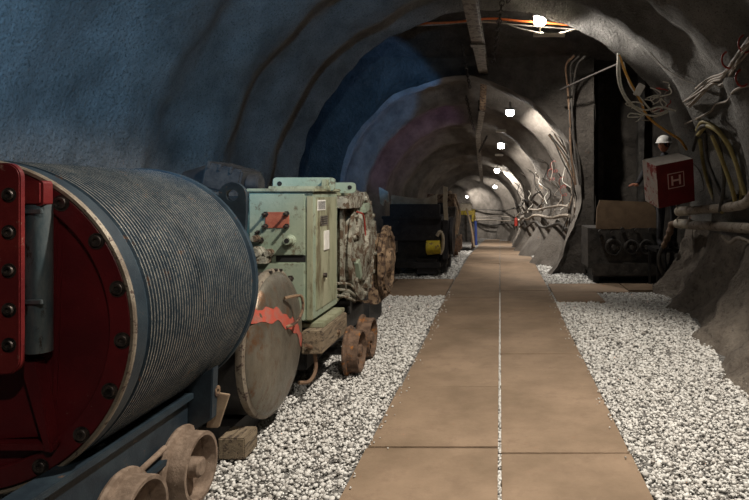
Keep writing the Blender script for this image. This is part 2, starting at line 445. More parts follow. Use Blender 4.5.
# loose gravel
def gravel():
    t = (1+5**.5)/2
    V = np.array([(-1,t,0),(1,t,0),(-1,-t,0),(1,-t,0),(0,-1,t),(0,1,t),(0,-1,-t),(0,1,-t),(t,0,-1),(t,0,1),(-t,0,-1),(-t,0,1)], float)
    V /= np.linalg.norm(V[0])
    T = np.array([(0,11,5),(0,5,1),(0,1,7),(0,7,10),(0,10,11),(1,5,9),(5,11,4),(11,10,2),(10,7,6),(7,1,8),(3,9,4),(3,4,2),(3,2,6),(3,6,8),(3,8,9),(4,9,5),(2,4,11),(6,2,10),(8,6,7),(9,8,1)])
    pts = []
    def add(x0, x1, y0, y1, dens, r0, r1):
        n = int((x1-x0)*(y1-y0)*dens)
        X = np.random.uniform(x0, x1, n); Y = np.random.uniform(y0, y1, n)
        R = r0+(r1-r0)*np.random.power(1.0, n)**2
        for x, y, r in zip(X, Y, R):
            if x > 0 and x > interp(y, FOOT)+.12 and y < 9.2: continue
            if -.005-.79 < x < .76 and not abs(x) < .012: 
                if not (y > 26): continue
            if -3.9 < x < -.8 and 8.75 < y < 10.4: continue
            if .79 < x < 1.45 and y > 8.25 and y < 9: continue
            if x > .79 and 9 < y < 9.85: continue
            pts.append((x, y, (z0F(y) if y > 14 else 0)-.022+random.uniform(-.012, .016), r))
    add(-2.0, -.775, 2.2, 6.0, 3600, .006, .017)
    add(-1.9, -.775, 6.0, 8.9, 2000, .009, .021)
    add(.755, 2.5, 2.2, 5.5, 3600, .006, .017)
    add(.755, 2.6, 5.5, 9.0, 2000, .009, .021)
    add(-1.9, -.77, 10.4, 17, 700, .012, .03)
    add(.75, 1.6, 9.85, 17, 700, .012, .03)
    for k in range(1500):
        y = random.uniform(2, 9); pts.append((random.gauss(0, .007), y, -.012, random.uniform(.005, .009)))
    for k in range(260):                # strays along the slab edges
        y = random.uniform(2.2, 9); s = random.choice((-1, 1))
        pts.append((s*.775-s*abs(random.gauss(0, .05)), y, .01, random.uniform(.004, .009)))
    A = np.array(pts); n = len(A)
    sc = np.random.uniform(.65, 1.25, (n, 1, 3)); sc[:, :, 2] *= .75
    jit = np.random.uniform(.78, 1.2, (n, 12, 1))
    ang = np.random.uniform(0, 2*PI, n); tl = np.random.uniform(-.6, .6, n)
    v = V[None]*jit*sc*A[:, 3][:, None, None]
    ct, st = np.cos(tl)[:, None], np.sin(tl)[:, None]
    y_, z_ = v[..., 1]*ct-v[..., 2]*st, v[..., 1]*st+v[..., 2]*ct
    c, s = np.cos(ang)[:, None], np.sin(ang)[:, None]
    x_ = v[..., 0]*c-y_*s; y2 = v[..., 0]*s+y_*c
    co = np.stack([x_+A[:, 0][:, None], y2+A[:, 1][:, None], z_+A[:, 2][:, None]], -1).reshape(-1, 3)
    fa = (T[None]+(np.arange(n)*12)[:, None, None]).reshape(-1)
    me = bpy.data.meshes.new('gravel'); nf = n*20
    me.vertices.add(len(co)); me.vertices.foreach_set('co', co.reshape(-1).astype(np.float32))
    me.loops.add(nf*3); me.loops.foreach_set('vertex_index', fa.astype(np.int32))
    me.polygons.add(nf); me.polygons.foreach_set('loop_start', np.arange(0, nf*3, 3, dtype=np.int32))
    me.update(); me.validate(); me.materials.append(M['pebble'])
    o = bpy.data.objects.new('gravel', me); COL.objects.link(o)
    o['label'] = 'loose white crushed gravel on both sides of the slab walkway'; o['category'] = 'gravel'; o['kind'] = 'stuff'
gravel()

# ------------------------------------------------------------------ ribbed drum
CX, CZ, RR, YF, YBK = -1.935, 1.008, .615, 2.17, 3.27
D = thing('ribbed_drum', 'huge blue-grey ribbed steel drum with a bolted red end, at the left front', 'drum', (CX, (YF+YBK)/2, .39))
prof = [(RR-.03, .012), (RR-.004, .014), (RR-.004, .085)]; mis = [2, 2]
ng = 46; y0, y1 = .095, 1.03
for i in range(ng):
    a = y0+(y1-y0)*i/ng; st = (y1-y0)/ng
    dp = .008 if i not in (19, 20, 33) else .014
    prof += [(RR-.004-dp, a+st*.08), (RR-.004-dp, a+st*.34), (RR-.002, a+st*.55), (RR-.002, a+st*.86)]
    mis += [1, 1, 1, 0]
prof += [(RR-.012, y1+.005), (RR-.012, y1+.03), (RR+.004, y1+.035), (RR+.004, y1+.07), (RR-.06, y1+.07), (0, y1+.07)]
mis += [1, 1, 1, 1, 1, 1, 1]
b = MB(); b.lathe((CX, YF, CZ), (0, 1, 0), prof, 128, mis=mis[:len(prof)-1]); b.build('drum_shell', ['crest', 'groove', 'blue'], D, smooth=28)
b = MB(); b.lathe((CX, YF, CZ), (0, 1, 0), [(RR-.014, -.004), (RR-.003, -.004), (RR+.002, .002), (RR+.002, .012), (RR-.02, .012)], 128); b.build('rim_ring', 'rim', D)
b = MB(); ri = 143*YF/F
b.lathe((CX, YF, CZ), (0, 1, 0), [(0, .045), (ri-.012, .045), (ri, .034), (ri+.002, .004), (ri+.008, 0), (RR-.022, 0), (RR-.018, .004), (RR-.018, .013), (0, .06)], 128)
b.build('end_plate', 'red', D, smooth=30)
def ring_bolt(c, parent, r=.021, d=(0, -1, 0), head='bolt'):
    c = Vector(c); d = Vector(d)
    b = MB(); b.lathe(c, d, [(r*1.15, 0), (r*1.15, .003), (r*.95, .001), (r*.85, .001), (r*.80, .009), (r*.72, .011), (r*.42, .011), (r*.38, .004), (0, .004)], 20); return b.build('bolt', head, parent)
for k in range(19):
    a = math.radians(-4.5+k*360/19); rb = 158*YF/F
    p = (CX+rb*math.cos(a), YF, CZ+rb*math.sin(a))
    ring_bolt(p, D, .026)
# raised housing on the red end
def rrect(x0, x1, z0, z1, r, y, n=5):
    pts = []
    for cx_, cz_, a0 in ((x1-r, z1-r, 0), (x0+r, z1-r, 90), (x0+r, z0+r, 180), (x1-r, z0+r, 270)):
        for k in range(n+1):
            a = math.radians(a0+90*k/n); pts.append((cx_+r*math.cos(a), y, cz_+r*math.sin(a)))
    return pts
b = MB(); b.prism(rrect(-2.35, -1.648, .872, 1.60, .05, 2.06), (0, .025, 0)); b.box(-2.30, -1.72, 2.085, 2.19, .90, 1.56)
hp = b.build('housing_plate', 'redlit', D, bevel=.004)
for zz in (1.49, 1.362, 1.23, 1.095, .975): ring_bolt((-1.685, 2.06, zz), D, .022)
for zz in (1.49, 1.362, 1.23, 1.095): ring_bolt((-2.30, 2.06, zz), D, .022)
b = MB(); b.prism(rrect(-1.70, -1.604, 1.452, 1.54, .012, 2.10), (0, .06, 0)); b.build('post_cap', 'redlit', D, bevel=.008)
b = MB(); b.cyl((-1.648, 2.145, .93), (-1.648, 2.145, 1.455), .042); b.build('grey_post', 'bluesteel', D)
for zz in (1.432, 1.115):
    b = MB(); b.box(-1.70, -1.602, 2.095, 2.107, zz-.008, zz+.008); b.build('strap', 'bluesteel', D, bevel=.002)
# stepped web across the recessed disc and the lower gussets
b = MB()
b.prism([(-2.3, YF+.05, .56), (-1.66, YF+.05, .60), (-1.625, YF+.05, .66), (-1.60, YF+.05, 1.42), (-1.62, YF+.05, 1.44), (-2.3, YF+.05, 1.44)], (0, -.038, 0))
b.build('web_plate', 'red', D, bevel=.012)
b = MB(); b.prism([(-1.72, 2.14, .90), (-1.655, 2.14, .90), (-1.60, 2.14, .57), (-1.625, 2.14, .57)], (0, .05, 0)); b.build('gusset', 'red', D, bevel=.004)
b = MB(); b.prism([(-2.06, 2.14, .90), (-2.12, 2.14, .90), (-2.20, 2.14, .57), (-2.17, 2.14, .57)], (0, .05, 0)); b.build('gusset', 'red', D, bevel=.004)
b = MB(); b.prism([(-1.84, 2.15, .57), (-1.60, 2.15, .57), (-1.585, 2.15, .60), (-1.84, 2.15, .60)], (0, .04, 0)); b.build('cross_rib', 'red', D, bevel=.004)
# lifting lug on the back flange
lc = P(233, 196, 3.27)
def lug_out(a):
    x, z = math.cos(a), math.sin(a); return (x, z)
b = MB()
outer = []
n = 24
R1 = .075
for k in range(n):
    a = 2*PI*k/n
    x, z = R1*math.cos(a), R1*math.sin(a)
    if z < 0:
        t = -math.sin(a); x = R1*1.02*(1 if x > 0 else -1)*max(abs(math.cos(a)), .0)**.35 if abs(math.cos(a)) > 1e-6 else 0
        x *= (1+.35*t) if x < 0 else 1.0
        z = -.26*t**.8 if x > 0 else -.16*t**.8
    outer.append((lc.x+x, lc.y-.012, lc.z+z))
inner = [(lc.x+.032*math.cos(2*PI*k/n), lc.y-.012, lc.z+.004+.032*math.sin(2*PI*k/n)) for k in range(n)]
vo = [b.bm.verts.new(p) for p in outer]; vi = [b.bm.verts.new(p) for p in inner]
vo2 = [b.bm.verts.new(Vector(p)+Vector((0, .03, 0))) for p in outer]; vi2 = [b.bm.verts.new(Vector(p)+Vector((0, .03, 0))) for p in inner]
for k in range(n):
    j = (k+1) % n
    b._f([vo[k], vo[j], vi[j], vi[k]]); b._f([vo2[k], vi2[k], vi2[j], vo2[j]])
    b._f([vo[k], vo2[k], vo2[j], vo[j]]); b._f([vi[k], vi[j], vi2[j], vi2[k]])
b.build('lifting_lug', 'blue', D, smooth=30)

# ------------------------------------------------------------------ wheels helper
def wheel(X, Y, Z, r, wd, m, parent, sx=1, name='wheel'):
    b = MB()   # flanged mine-car wheel, outer (dished) face towards +X*sx
    b.lathe((X, Y, Z), (sx, 0, 0), [(0, .02), (r*.3, .02), (r*.95, .0), (r*1.14, .0), (r*1.17, .012), (r*1.14, .026), (r*1.0, .034), (r*.985, wd-.006), (r*.97, wd), (r*.87, wd), (r*.85, wd-.01), (r*.83, wd*.45), (r*.3, wd*.38), (0, wd*.38)], 44, up=(0, 0, 1))
    w_ = b.build(name, m, parent, smooth=35)
    h = MB(); h.lathe((X, Y, Z), (sx, 0, 0), [(r*.30, wd*.3), (r*.28, wd*.95), (r*.22, wd*1.02), (0, wd*1.02)], 20, up=(0, 0, 1)); h.build('hub', m, w_)
    return w_

C1 = thing('mine_cart', 'low dark blue rail cart carrying the big ribbed drum, foremost of the carts', 'cart', (-1.9, 2.5, 0))
b = MB()
for X in (-1.56, -2.42):
    b.box(X-.02, X+.02, 1.6, 2.96, .27, .50); b.box(X-.05, X+.05, 1.6, 2.96, .48, .51); b.box(X-.05, X+.05, 1.6, 2.96, .26, .29)
for Y in (1.62, 2.6, 2.9): b.box(-2.42, -1.56, Y-.04, Y+.04, .30, .40)
b.build('frame', 'blue', C1, bevel=.003)
for Y in (2.3, 2.88):                    # saddles under the drum
    b = MB(); pts = []
    for k in range(13):
        a = math.radians(232+76*k/12); pts.append((CX+(RR+.004)*math.cos(a), Y, CZ+(RR+.004)*math.sin(a)))
    pts = pts + [(CX+.40, Y, .505), (CX-.40, Y, .505)]
    pts = [p for p in pts if p[2] >= .30]
    b.prism(pts, (0, .05, 0)); b.build('saddle', 'blue', C1)
for Y in (2.42, 2.87):
    for X, sx in ((-1.54, 1), (-2.46, -1)): wheel(X, Y, .185, .165, .115, 'wheel', C1, sx)
    b = MB(); b.cyl((-2.5, Y, .18), (-1.50, Y, .18), .03); b.build('axle', 'black', C1)
b = MB(); b.tube([(-1.53, 2.40, .30), (-1.52, 2.72, .34)], .013, 10, sm=False); b.build('brake_rod', 'wheel', C1)
b = MB(); b.prism([P(184, 384, 2.965), P(213, 368, 2.965), P(211, 420, 2.965), P(180, 440, 2.965)], (0, .06, 0)); b.build('end_upright', 'blue', C1, bevel=.004)
b = MB(); b.prism([P(209, 392, 3.05), P(229, 395, 3.05), P(218, 428, 3.05), P(206, 428, 3.05)], (0, .02, 0)); b.build('coupling_plate', 'tan', C1, bevel=.003)
b = MB(); b.lathe(P(214, 391, 3.02), (1, 0, 0), [(.012, -.02), (.028, -.02), (.028, .02), (.012, .02), (.012, -.02)], 16); b.build('shackle', 'rust', C1)
t = tag(MB().box(-1.58, -1.43, 3.36, 3.54, .0, .12).build('timber_block', 'wood', bevel=.006),
        'short square timber lying on the gravel under the round tank end', 'timber')
t.location.z = .0

# ------------------------------------------------------------------ domed tank
TX, TY, TZ, TR = -1.47, 3.83, .545, .455
T = thing('domed_tank', 'weathered grey tank with domed round end, handle and faded red stripe, beside the drum', 'tank', (TX-.25, TY, .08))
b = MB()
prof = [(TR, -.5), (TR, 0)]
b.lathe((TX, TY, TZ), (1, 0, 0), [(0, -.5), (TR-.015, -.5), (TR-.015, 0), (0, 0)], 64); b.build('shell', 'black', T)
b = MB(); b.lathe((TX, TY, TZ), (1, 0, 0), [(TR-.03, -.02), (TR+.004, -.02), (TR+.01, 0), (TR+.008, .02), (TR-.012, .03), (TR-.02, .02)], 72); b.build('rim_ring', 'rim', T)
def dome(r): return .02+.11*math.sqrt(max(0, 1-(r/(TR-.01))**2.2))
b = MB(); b.lathe((TX, TY, TZ), (1, 0, 0), [(TR-.012, 0)]+[((TR-.012)*math.cos(k/14*PI/2), dome((TR-.012)*math.cos(k/14*PI/2))) for k in range(15)], 72, )
b.build('domed_end', 'disc', T, smooth=60)
# painted stripe following the dome
b = MB(); A = []; B2 = []
for k in range(25):
    y = -.40+.78*k/24
    zc = .255 - .13*k/24 - .26*(k/24)**2 - .012*math.sin(k*.7)
    for off, lst in ((.042+.012*math.sin(k*1.9), A), (-.042-.012*math.cos(k*1.3), B2)):
        r = min(math.hypot(y, zc+off), TR-.02)
        lst.append(b.bm.verts.new((TX+dome(r)+.003, TY+y, TZ+zc+off)))
for k in range(24): b._f([A[k], A[k+1], B2[k+1], B2[k]])
st = b.build('painted_stripe', 'redmark', T, label='faded red painted stripe')
for p in st.data.polygons: p.use_smooth = True
b = MB(); hx = TX+.12
b.tube([(hx, TY-.07, TZ+.29), (hx+.045, TY+.01, TZ+.29), (hx+.075, TY+.03, TZ+.28), (hx+.075, TY+.05, TZ+.20), (hx+.06, TY-.02, TZ+.13), (hx-.01, TY-.07, TZ+.10)], .010, 8, n=3)
b.build('handle', 'rust', T)
for k in range(3):
    a = math.radians(76+k*11); b = MB(); p = Vector((TX+.01, TY+(TR)*math.cos(a), TZ+TR*math.sin(a)))
    b.cyl(p, p+Vector((.03, 0, 0)), .010, seg=6); b.build('bolt', 'bolt', T)
b = MB(); b.tube([(TX+.10, TY+.40, .42), (-1.345, TY+.50, .36), (-1.33, TY+.50, .22), (-1.35, TY+.42, .16), (-1.40, TY+.35, .17)], .014, 8); b.build('hose_loop', 'brownhose', T)
b = MB(); b.box(TX-.45, TX-.1, TY-.3, TY+.3, 0, .12); b.build('skid', 'black', T)

# ------------------------------------------------------------------ green machine
G = thing('green_electric_cabinet', 'pale green steel electrical cabinet with bolted panels and a round side hatch', 'cabinet', (-1.6, 5.3, .53))
GX0, GX1, GY, GZ0, GZ1 = -1.83, -1.363, 4.36, .56, 1.505
b = MB(); b.box(GX0, GX1, GY, 5.03, GZ0, GZ1); b.build('front_housing', 'green', G, bevel=.012)
b = MB(); b.box(-2.15, -1.47, 5.03, 6.5, GZ0, 1.47); b.build('rear_housing', 'green2', G, bevel=.012)
b = MB(); b.box(GX0-.01, GX1+.02, GY-.02, 5.06, GZ1-.005, GZ1+.02); b.box(-2.15, -1.42, 5.06, 6.4, 1.465, 1.50); b.build('top_plate', 'green2', G, bevel=.006)
def gp(px, py): return P(px, py, GY)
def panel(name, px0, py0, px1, py1, d, m, bev=.004, parent=G, label=None):
    a = gp(px0, py0); c = gp(px1, py1)
    b = MB(); b.box(min(a.x, c.x), max(a.x, c.x), GY-d, GY+.01, min(a.z, c.z), max(a.z, c.z)); return b.build(name, m, parent, bevel=bev, label=label)
panel('upper_panel', 250, 194, 305, 255, .014, 'green')
panel('lower_panel', 250, 263, 305, 320, .026, 'green')
panel('slot', 276, 255.5, 305.5, 262, .002, 'hole', 0)
b = MB()
a = gp(307, 196); c = gp(312.5, 320); b.box(a.x, c.x, GY-.01, GY+.01, c.z, a.z); b.build('corner_strip', 'green2', G, bevel=.003)
rp = panel('square_plate', 266, 212, 290, 228, .020, 'plate', .003, label='red oxide plate held by four bolts')
def stud(px, py, r=.016, l=.06, m='bolt', name='stud', base=.014):
    p = gp(px, py); p.y = GY-base
    b = MB(); b.cyl(p, p-Vector((0, .012, 0)), r*1.25, seg=6); b.cyl(p, p-Vector((0, l, 0)), r*.62, seg=12); b.build(name, m, G)
for q in ((267, 214), (288, 213.5), (267, 226), (288, 226)): stud(*q, base=.02)
p = gp(291, 240); p.y = GY
b = MB(); b.lathe(p, (0, -1, 0), [(.040, .01), (.040, .03), (.030, .035), (.026, .09), (.018, .09), (.018, .02), (0, .02)], 20); b.build('cable_gland', 'green', G)
b = MB(); b.cyl(p-Vector((0, .022, 0)), p-Vector((0, .092, 0)), .0175); b.build('gland_opening', 'hole', G)
for q in ((262, 240, .018, .06), (268, 283, .018, .05), (292, 278, .020, .06), (294, 290, .020, .05), (259, 232, .012, .05), (278, 276, .016, .05)): stud(*q, base=.014 if q[1] < 255 else .026)
# valve block between drum and cabinet
V_ = MB()
for (x, y, r, l) in ((262, 251, .034, .14), (259, 238, .022, .10), (272, 252, .024, .10)):
    q = gp(x, y); V_.cyl(q, q+Vector((0, -l, 0)), r, seg=14); V_.cyl(q+Vector((0, -l*.4, 0)), q+Vector((0, -l*.7, 0)), r*1.35, seg=6)
q = gp(262, 258); V_.box(q.x-.06, q.x+.07, GY-.11, GY, q.z-.03, q.z+.02)
V_.build('valve_block', 'grime', G, bevel=.002)
# side corner column details (face X = GX1)
def side(Ya, Yb, za, zb, d, name, m, bev=.003, label=None, x=None):
    x = GX1 if x is None else x
    b = MB(); b.box(x-.005, x+d, Ya, Yb, za, zb); return b.build(name, m, G, bevel=bev, label=label)
side(4.44, 4.98, .62, 1.46, .006, 'side_panel', 'green2')
side(4.46, 4.66, 1.36, 1.44, .010, 'data_plate', 'white')
side(4.52, 4.72, 1.24, 1.32, .010, 'data_plate', 'steel')
side(4.62, 4.74, 1.05, 1.20, .016, 'white_tag', 'white')
b = MB()
for k in range(6): b.box(GX1+.010, GX1+.0115, 4.475+k*.03, 4.49+k*.03, 1.37, 1.43)
for k in range(4): b.box(GX1+.010, GX1+.0115, 4.54, 4.70, 1.253+k*.017, 1.260+k*.017)
b.build('plate_print', 'ink', G)
b = MB(); b.cyl((GX1, 4.62, .86), (GX1+.03, 4.62, .86), .02, seg=6); b.build('bolt', 'bolt', G)
# lifting plates on top
def lift(x0, x1, y, z0, z1, holes):
    b = MB(); b.prism(rrect(x0, x1, z0, z1, .03, y), (0, .03, 0)); pl = b.build('lifting_plate', 'green', G, bevel=.003)
    for hx in holes:
        b = MB(); b.cyl((hx, y-.003, (z0+z1)/2+.003), (hx, y+.01, (z0+z1)/2+.003), .019, seg=20); b.build('hole', 'hole', pl)
lift(-1.80, -1.31, 4.75, 1.51, 1.615, (-1.745, -1.37))
lift(-1.60, -1.29, 5.35, 1.49, 1.585, (-1.34,))
b = MB(); b.box(-1.40, -1.355, 4.70, 4.80, 1.52, 1.60); b.build('lifting_clamp', 'green2', G, bevel=.004)
b = MB(); b.box(-1.80, -1.33, 4.66, 4.70, 1.515, 1.545); b.build('top_rail', 'green2', G, bevel=.004)
# round side hatch assembly
HX, HY, HZ = -1.41, 5.82, .98
b = MB(); b.lathe((HX-.04, HY, HZ), (1, 0, 0), [(0, 0), (.52, 0), (.54, .02), (.54, .06), (.49, .065), (.49, .10), (.52, .105), (.52, .13), (.44, .14), (.40, .11), (.34, .11), (.33, .15), (.16, .17), (.14, .2), (0, .2)], 48)
b.rough(.008, 9).build('round_hatch', 'grime', G, smooth=40)
for k in range(14):
    a = 2*PI*k/14+.2; p = Vector((HX+.085, HY+.46*math.cos(a), HZ+.46*math.sin(a))); b = MB()
    b.cyl(p, p+Vector((.035, 0, 0)), .022, seg=6); b.build('bolt', 'grime', G)
for a0, m in ((20, 'grime'), (95, 'green'), (150, 'grime'), (210, 'green'), (285, 'grime')):
    a = math.radians(a0); b = MB()
    c = Vector((HX+.10, HY+.37*math.cos(a), HZ+.37*math.sin(a)))
    b.box(c.x-.03, c.x+.03, c.y-.035, c.y+.035, c.z-.09, c.z+.09, R=Matrix.Rotation(a, 3, 'X')).rough(.01, 7, 2); b.build('clamp_lug', m, G)
b = MB(); b.tube([(HX+.11, HY-.36, HZ+.34), (HX+.14, HY-.24, HZ+.30), (HX+.13, HY-.12, HZ+.12), (HX+.12, HY-.10, HZ-.02)], .008, 6); b.build('red_wire', 'redhook', G)
b = MB(); b.box(-1.50, -1.29, 5.12, 5.62, 1.36, 1.465).rough(.006, 8, 2); b.build('top_bracket', 'grime', G)
b = MB(); b.box(-1.39, -1.36, 5.20, 5.26, .72, 1.40); b.box(-1.38, -1.32, 5.20, 5.30, .58, .62); b.build('side_strut', 'grime', G, bevel=.003)
for k in range(3):
    zz = .62+.05*k; b = MB(); b.tube([(-1.40, 5.12, zz), (-1.33, 5.2+.04*k, zz-.03), (-1.30, 5.35, zz-.09), (-1.34, 5.5, zz-.13)], .012, 6); b.build('pipe', 'grime', G)

C2 = thing('mine_cart', 'rail cart with timber beams and rusty wheels under the pale green cabinet', 'cart', (-1.7, 5.2, 0))
b = MB()
for x in (-2.15, -1.36):
    b.box(x-.065, x+.085, 4.30, (5.0 if x > -2 else 6.5), .335, .50)
b.build('beam', 'wood', C2, bevel=.008)
b = MB(); b.box(-2.2, -1.30, 4.42, 5.02, .50, .535); b.box(-2.2, -1.48, 5.02, 6.4, .50, .535); b.build('deck', 'green2', C2, bevel=.004)
for y in (4.6, 5.6, 6.3): MB().box(-2.1, -1.4, y, y+.08, .36, .48).build('cross_member', 'black', C2)
b = MB(); b.box(-2.05, -1.45, 4.5, 6.4, .16, .34); b.build('undercarriage', 'black', C2, bevel=.01)
for Y in (5.0, 5.46):
    for X, sx in ((-1.27, 1), (-2.25, -1)): wheel(X, Y, .178, .178, .12, 'rustwheel', C2, sx)
    b = MB(); b.cyl((-2.3, Y, .178), (-1.25, Y, .178), .03); b.build('axle', 'black', C2)
b = MB(); b.cyl((-1.275, 4.72, .40), (-1.255, 4.72, .40), .022, seg=6); b.build('bolt', 'rust', C2)

# dark motor behind the drum
MT = thing('electric_motor', 'black finned motor on a dark pedestal behind the ribbed drum', 'motor', (-2.2, 4.8, 0))
b = MB(); R_ = Matrix.Rotation(math.radians(14), 3, 'Y')
b.box(-2.26, -1.97, 4.55, 4.95, 1.50, 1.70, R=R_); m_ = b.build('casing', 'black', MT, bevel=.015)
for k in range(3):
    b = MB(); x = -2.22+.085*k; b.box(x, x+.022, 4.54, 4.96, 1.68-.021*k, 1.735-.021*k, R=R_); b.build('fin', 'black', m_, bevel=.004)
b = MB(); b.cyl((-2.46, 4.7, 1.585), (-2.22, 4.7, 1.635), .075, .095); b.build('shaft_cover', 'black', MT, bevel=.008)
b = MB(); b.cyl((-1.97, 4.7, 1.56), (-1.87, 4.7, 1.56), .08); b.build('terminal_cap', 'black', MT, bevel=.01)
b = MB(); b.box(-2.62, -2.27, 4.42, 4.79, 0, .12); b.box(-2.6, -2.30, 4.45, 4.77, .12, 1.46); b.box(-2.62, -1.93, 4.45, 4.98, 1.46, 1.50); b.build('pedestal', 'darkmach', MT, bevel=.01)

# rusty disc machine behind the green cabinet
RD = thing('rusty_gearbox', 'small rusty gearbox with an upright round flange, behind the pale green cabinet', 'gearbox', (-1.6, 7.0, 0))
b = MB(); b.lathe((-1.36, 6.98, .70), (1, 0, 0), [(0, 0), (.38, 0), (.41, .015), (.41, .05), (.36, .055), (.36, .08), (.30, .085), (.28, .06), (.16, .06), (.14, .11), (0, .11)], 40).rough(.012, 8)
b.build('round_flange', 'rust', RD, smooth=40)
for k in range(9):
    a = 2*PI*k/9; p = Vector((-1.31, 6.98+.385*math.cos(a), .70+.385*math.sin(a))); b = MB(); b.cyl(p, p+Vector((.03, 0, 0)), .022, seg=6); b.build('bolt', 'rust', RD)
b = MB(); b.box(-2.0, -1.36, 6.7, 7.3, .25, 1.0).rough(.01, 5, 2); b.build('casing', 'rust', RD)
b = MB(); b.box(-2.0, -1.45, 6.65, 7.35, -.03, .26); b.build('base', 'black', RD)

# ------------------------------------------------------------------ black wagon in the crossing
W = thing('hopper_wagon', 'black hopper wagon with pale boards and yellow drum, standing left of the walkway', 'wagon', (-1.6, 11.4, 0))
Yw = 10.75
def q(px, py): return P(px, py, Yw)
def fb(name, px0, py0, px1, py1, d0, d1, m, bev=.01, rough=0):
    a = q(px0, py0); c = q(px1, py1)
    b = MB(); b.box(a.x, c.x, Yw+d0, Yw+d1, c.z, a.z)
    if rough: b.rough(rough, 5, 2)
    return b.build(name, m, W, bevel=bev if not rough else 0)
fb('hopper', 383, 217, 441, 241, .0, 1.6, 'wagon')
fb('upper_rail', 390, 204, 440, 218, -.04, .06, 'wagon')
fb('rear_rail', 390, 204, 440, 218, 1.5, 1.6, 'wagon')
fb('tow_bar', 382, 216, 442, 219, -.06, .02, 'wagon')
fb('chassis', 396, 241, 438, 267, .15, 1.5, 'black')
fb('front_step', 417, 258, 437, 274, -.02, .15, 'wagon')
fb('bumper', 396, 262, 440, 268, -.05, .10, 'wagon')
b = MB(); b.prism([q(391, 195), q(404, 197), q(424, 199), q(437, 194), q(437, 204), q(391, 204)], (0, .03, 0)); b.build('pale_board', 'palewood', W, label='pale worn board with a sagging top edge')
b = MB(); b.prism([q(379, 187), q(388, 192), q(389, 204), q(385, 200), q(383, 206), q(380, 203)], (0, .04, 0)); b.build('corner_flap', 'palewood', W)
b = MB(); b.prism([q(443, 186), q(447.5, 187), q(447, 205), q(448, 220), q(444, 220), q(443, 205)], (0, .05, 0)); b.build('corner_post', 'palewood', W)
b = MB(); b.cyl(q(427, 248)+Vector((0, .0, 0)), q(437, 247)+Vector((.06, 0, 0)), .13, .12); b.rough(.01, 6).build('yellow_drum', 'yellow', W, label='yellow painted drum')
b = MB(); b.tube([q(437, 236), q(440, 232), q(443, 236), q(443, 248), q(440, 254)], .035, 8); b.build('pale_guard', 'palewood', W)
for y in (.35, 1.15):
    for X, sx in ((q(441, 0).x-.02, 1), (q(396, 0).x, -1)):
        wheel(X, Yw+y, .20, .185, .10, 'black', W, sx)
b = MB(); b.box(q(442, 0).x, q(448, 0).x, Yw-.02, Yw+1.5, .28, 1.0); b.build('side_frame', 'wagon', W, bevel=.02)
b = MB(); b.lathe(q(448, 238)+Vector((0, .4, 0)), (1, 0, 0), [(0, 0), (.32, 0), (.34, .02), (.34, .07), (.25, .08), (.2, .05), (0, .05)], 28); b.build('brake_wheel', 'wagon', W)

# machines beyond the wagon
FM = thing('tracked_drill_rig', 'dark rusty drilling machine with a slanted boom beyond the black wagon', 'machine', (-1.5, 14.6, -.03))
def e(px, py, Y): return P(px, py, Y)
b = MB(); b.box(-1.9, -1.05, 13.9, 15.6, .25, 1.15).rough(.03, 3, 3); b.build('body', 'darkmach', FM)
b = MB(); b.box(-1.75, -1.1, 14.4, 15.4, 1.15, 1.45).rough(.03, 3, 2); b.build('engine_cover', 'rust', FM)
for y in (14.0, 14.75, 15.4): wheel(-1.08, y, .22, .2, .10, 'rustwheel', FM, 1)
b = MB(); b.tube([(-1.15, 13.9, .2), (-1.02, 14.3, .9), (-1.25, 14.9, 1.5)], .05, 8); b.build('boom', 'tan', FM)
for k in range(5):
    b = MB(); x = -1.0-.03*k
    b.tube([(x, 14+.3*k, .5), (x+.06, 14.2+.3*k, 1.0+.1*math.sin(k)), (x-.1, 14.5+.3*k, 1.45)], .018, 6); b.build('hydraulic_hose', ('tan', 'gwire', 'orwire', 'rust', 'tan')[k], FM)
FM2 = thing('yellow_loader', 'small yellow machine with a blue strut at the end of the row of machines', 'machine', (-1.1, 18.6, z0F(18.6)-.03))
b = MB(); b.box(-1.5, -.86, 18.0, 19.4, 0, .8).rough(.03, 3, 3); b.build('body', 'darkmach', FM2)
b = MB(); b.box(-1.3, -.80, 18.2, 19.2, .62, .95).rough(.05, 4, 3); b.build('yellow_hood', 'yellow', FM2, label='yellow hood')
b = MB(); b.box(-1.2, -.9, 18.3, 19.0, .95, 1.15).rough(.05, 4, 3); b.build('pale_canopy', 'cream', FM2)
b = MB(); b.tube([(-.72, 18.1, -.1), (-.74, 18.1, .62)], .04, 8, sm=False); b.build('blue_strut', 'bluepaint', FM2, label='blue strut')
for y in (18.2, 19.1): wheel(-.86, y, .0, .2, .1, 'rustwheel', FM2, 1)
b = MB(); b.tube([(-1.0, 17.9, 1.0), (-.85, 17.6, .5), (-.75, 17.5, -.1)], .03, 8); b.build('boom', 'tan', FM2)

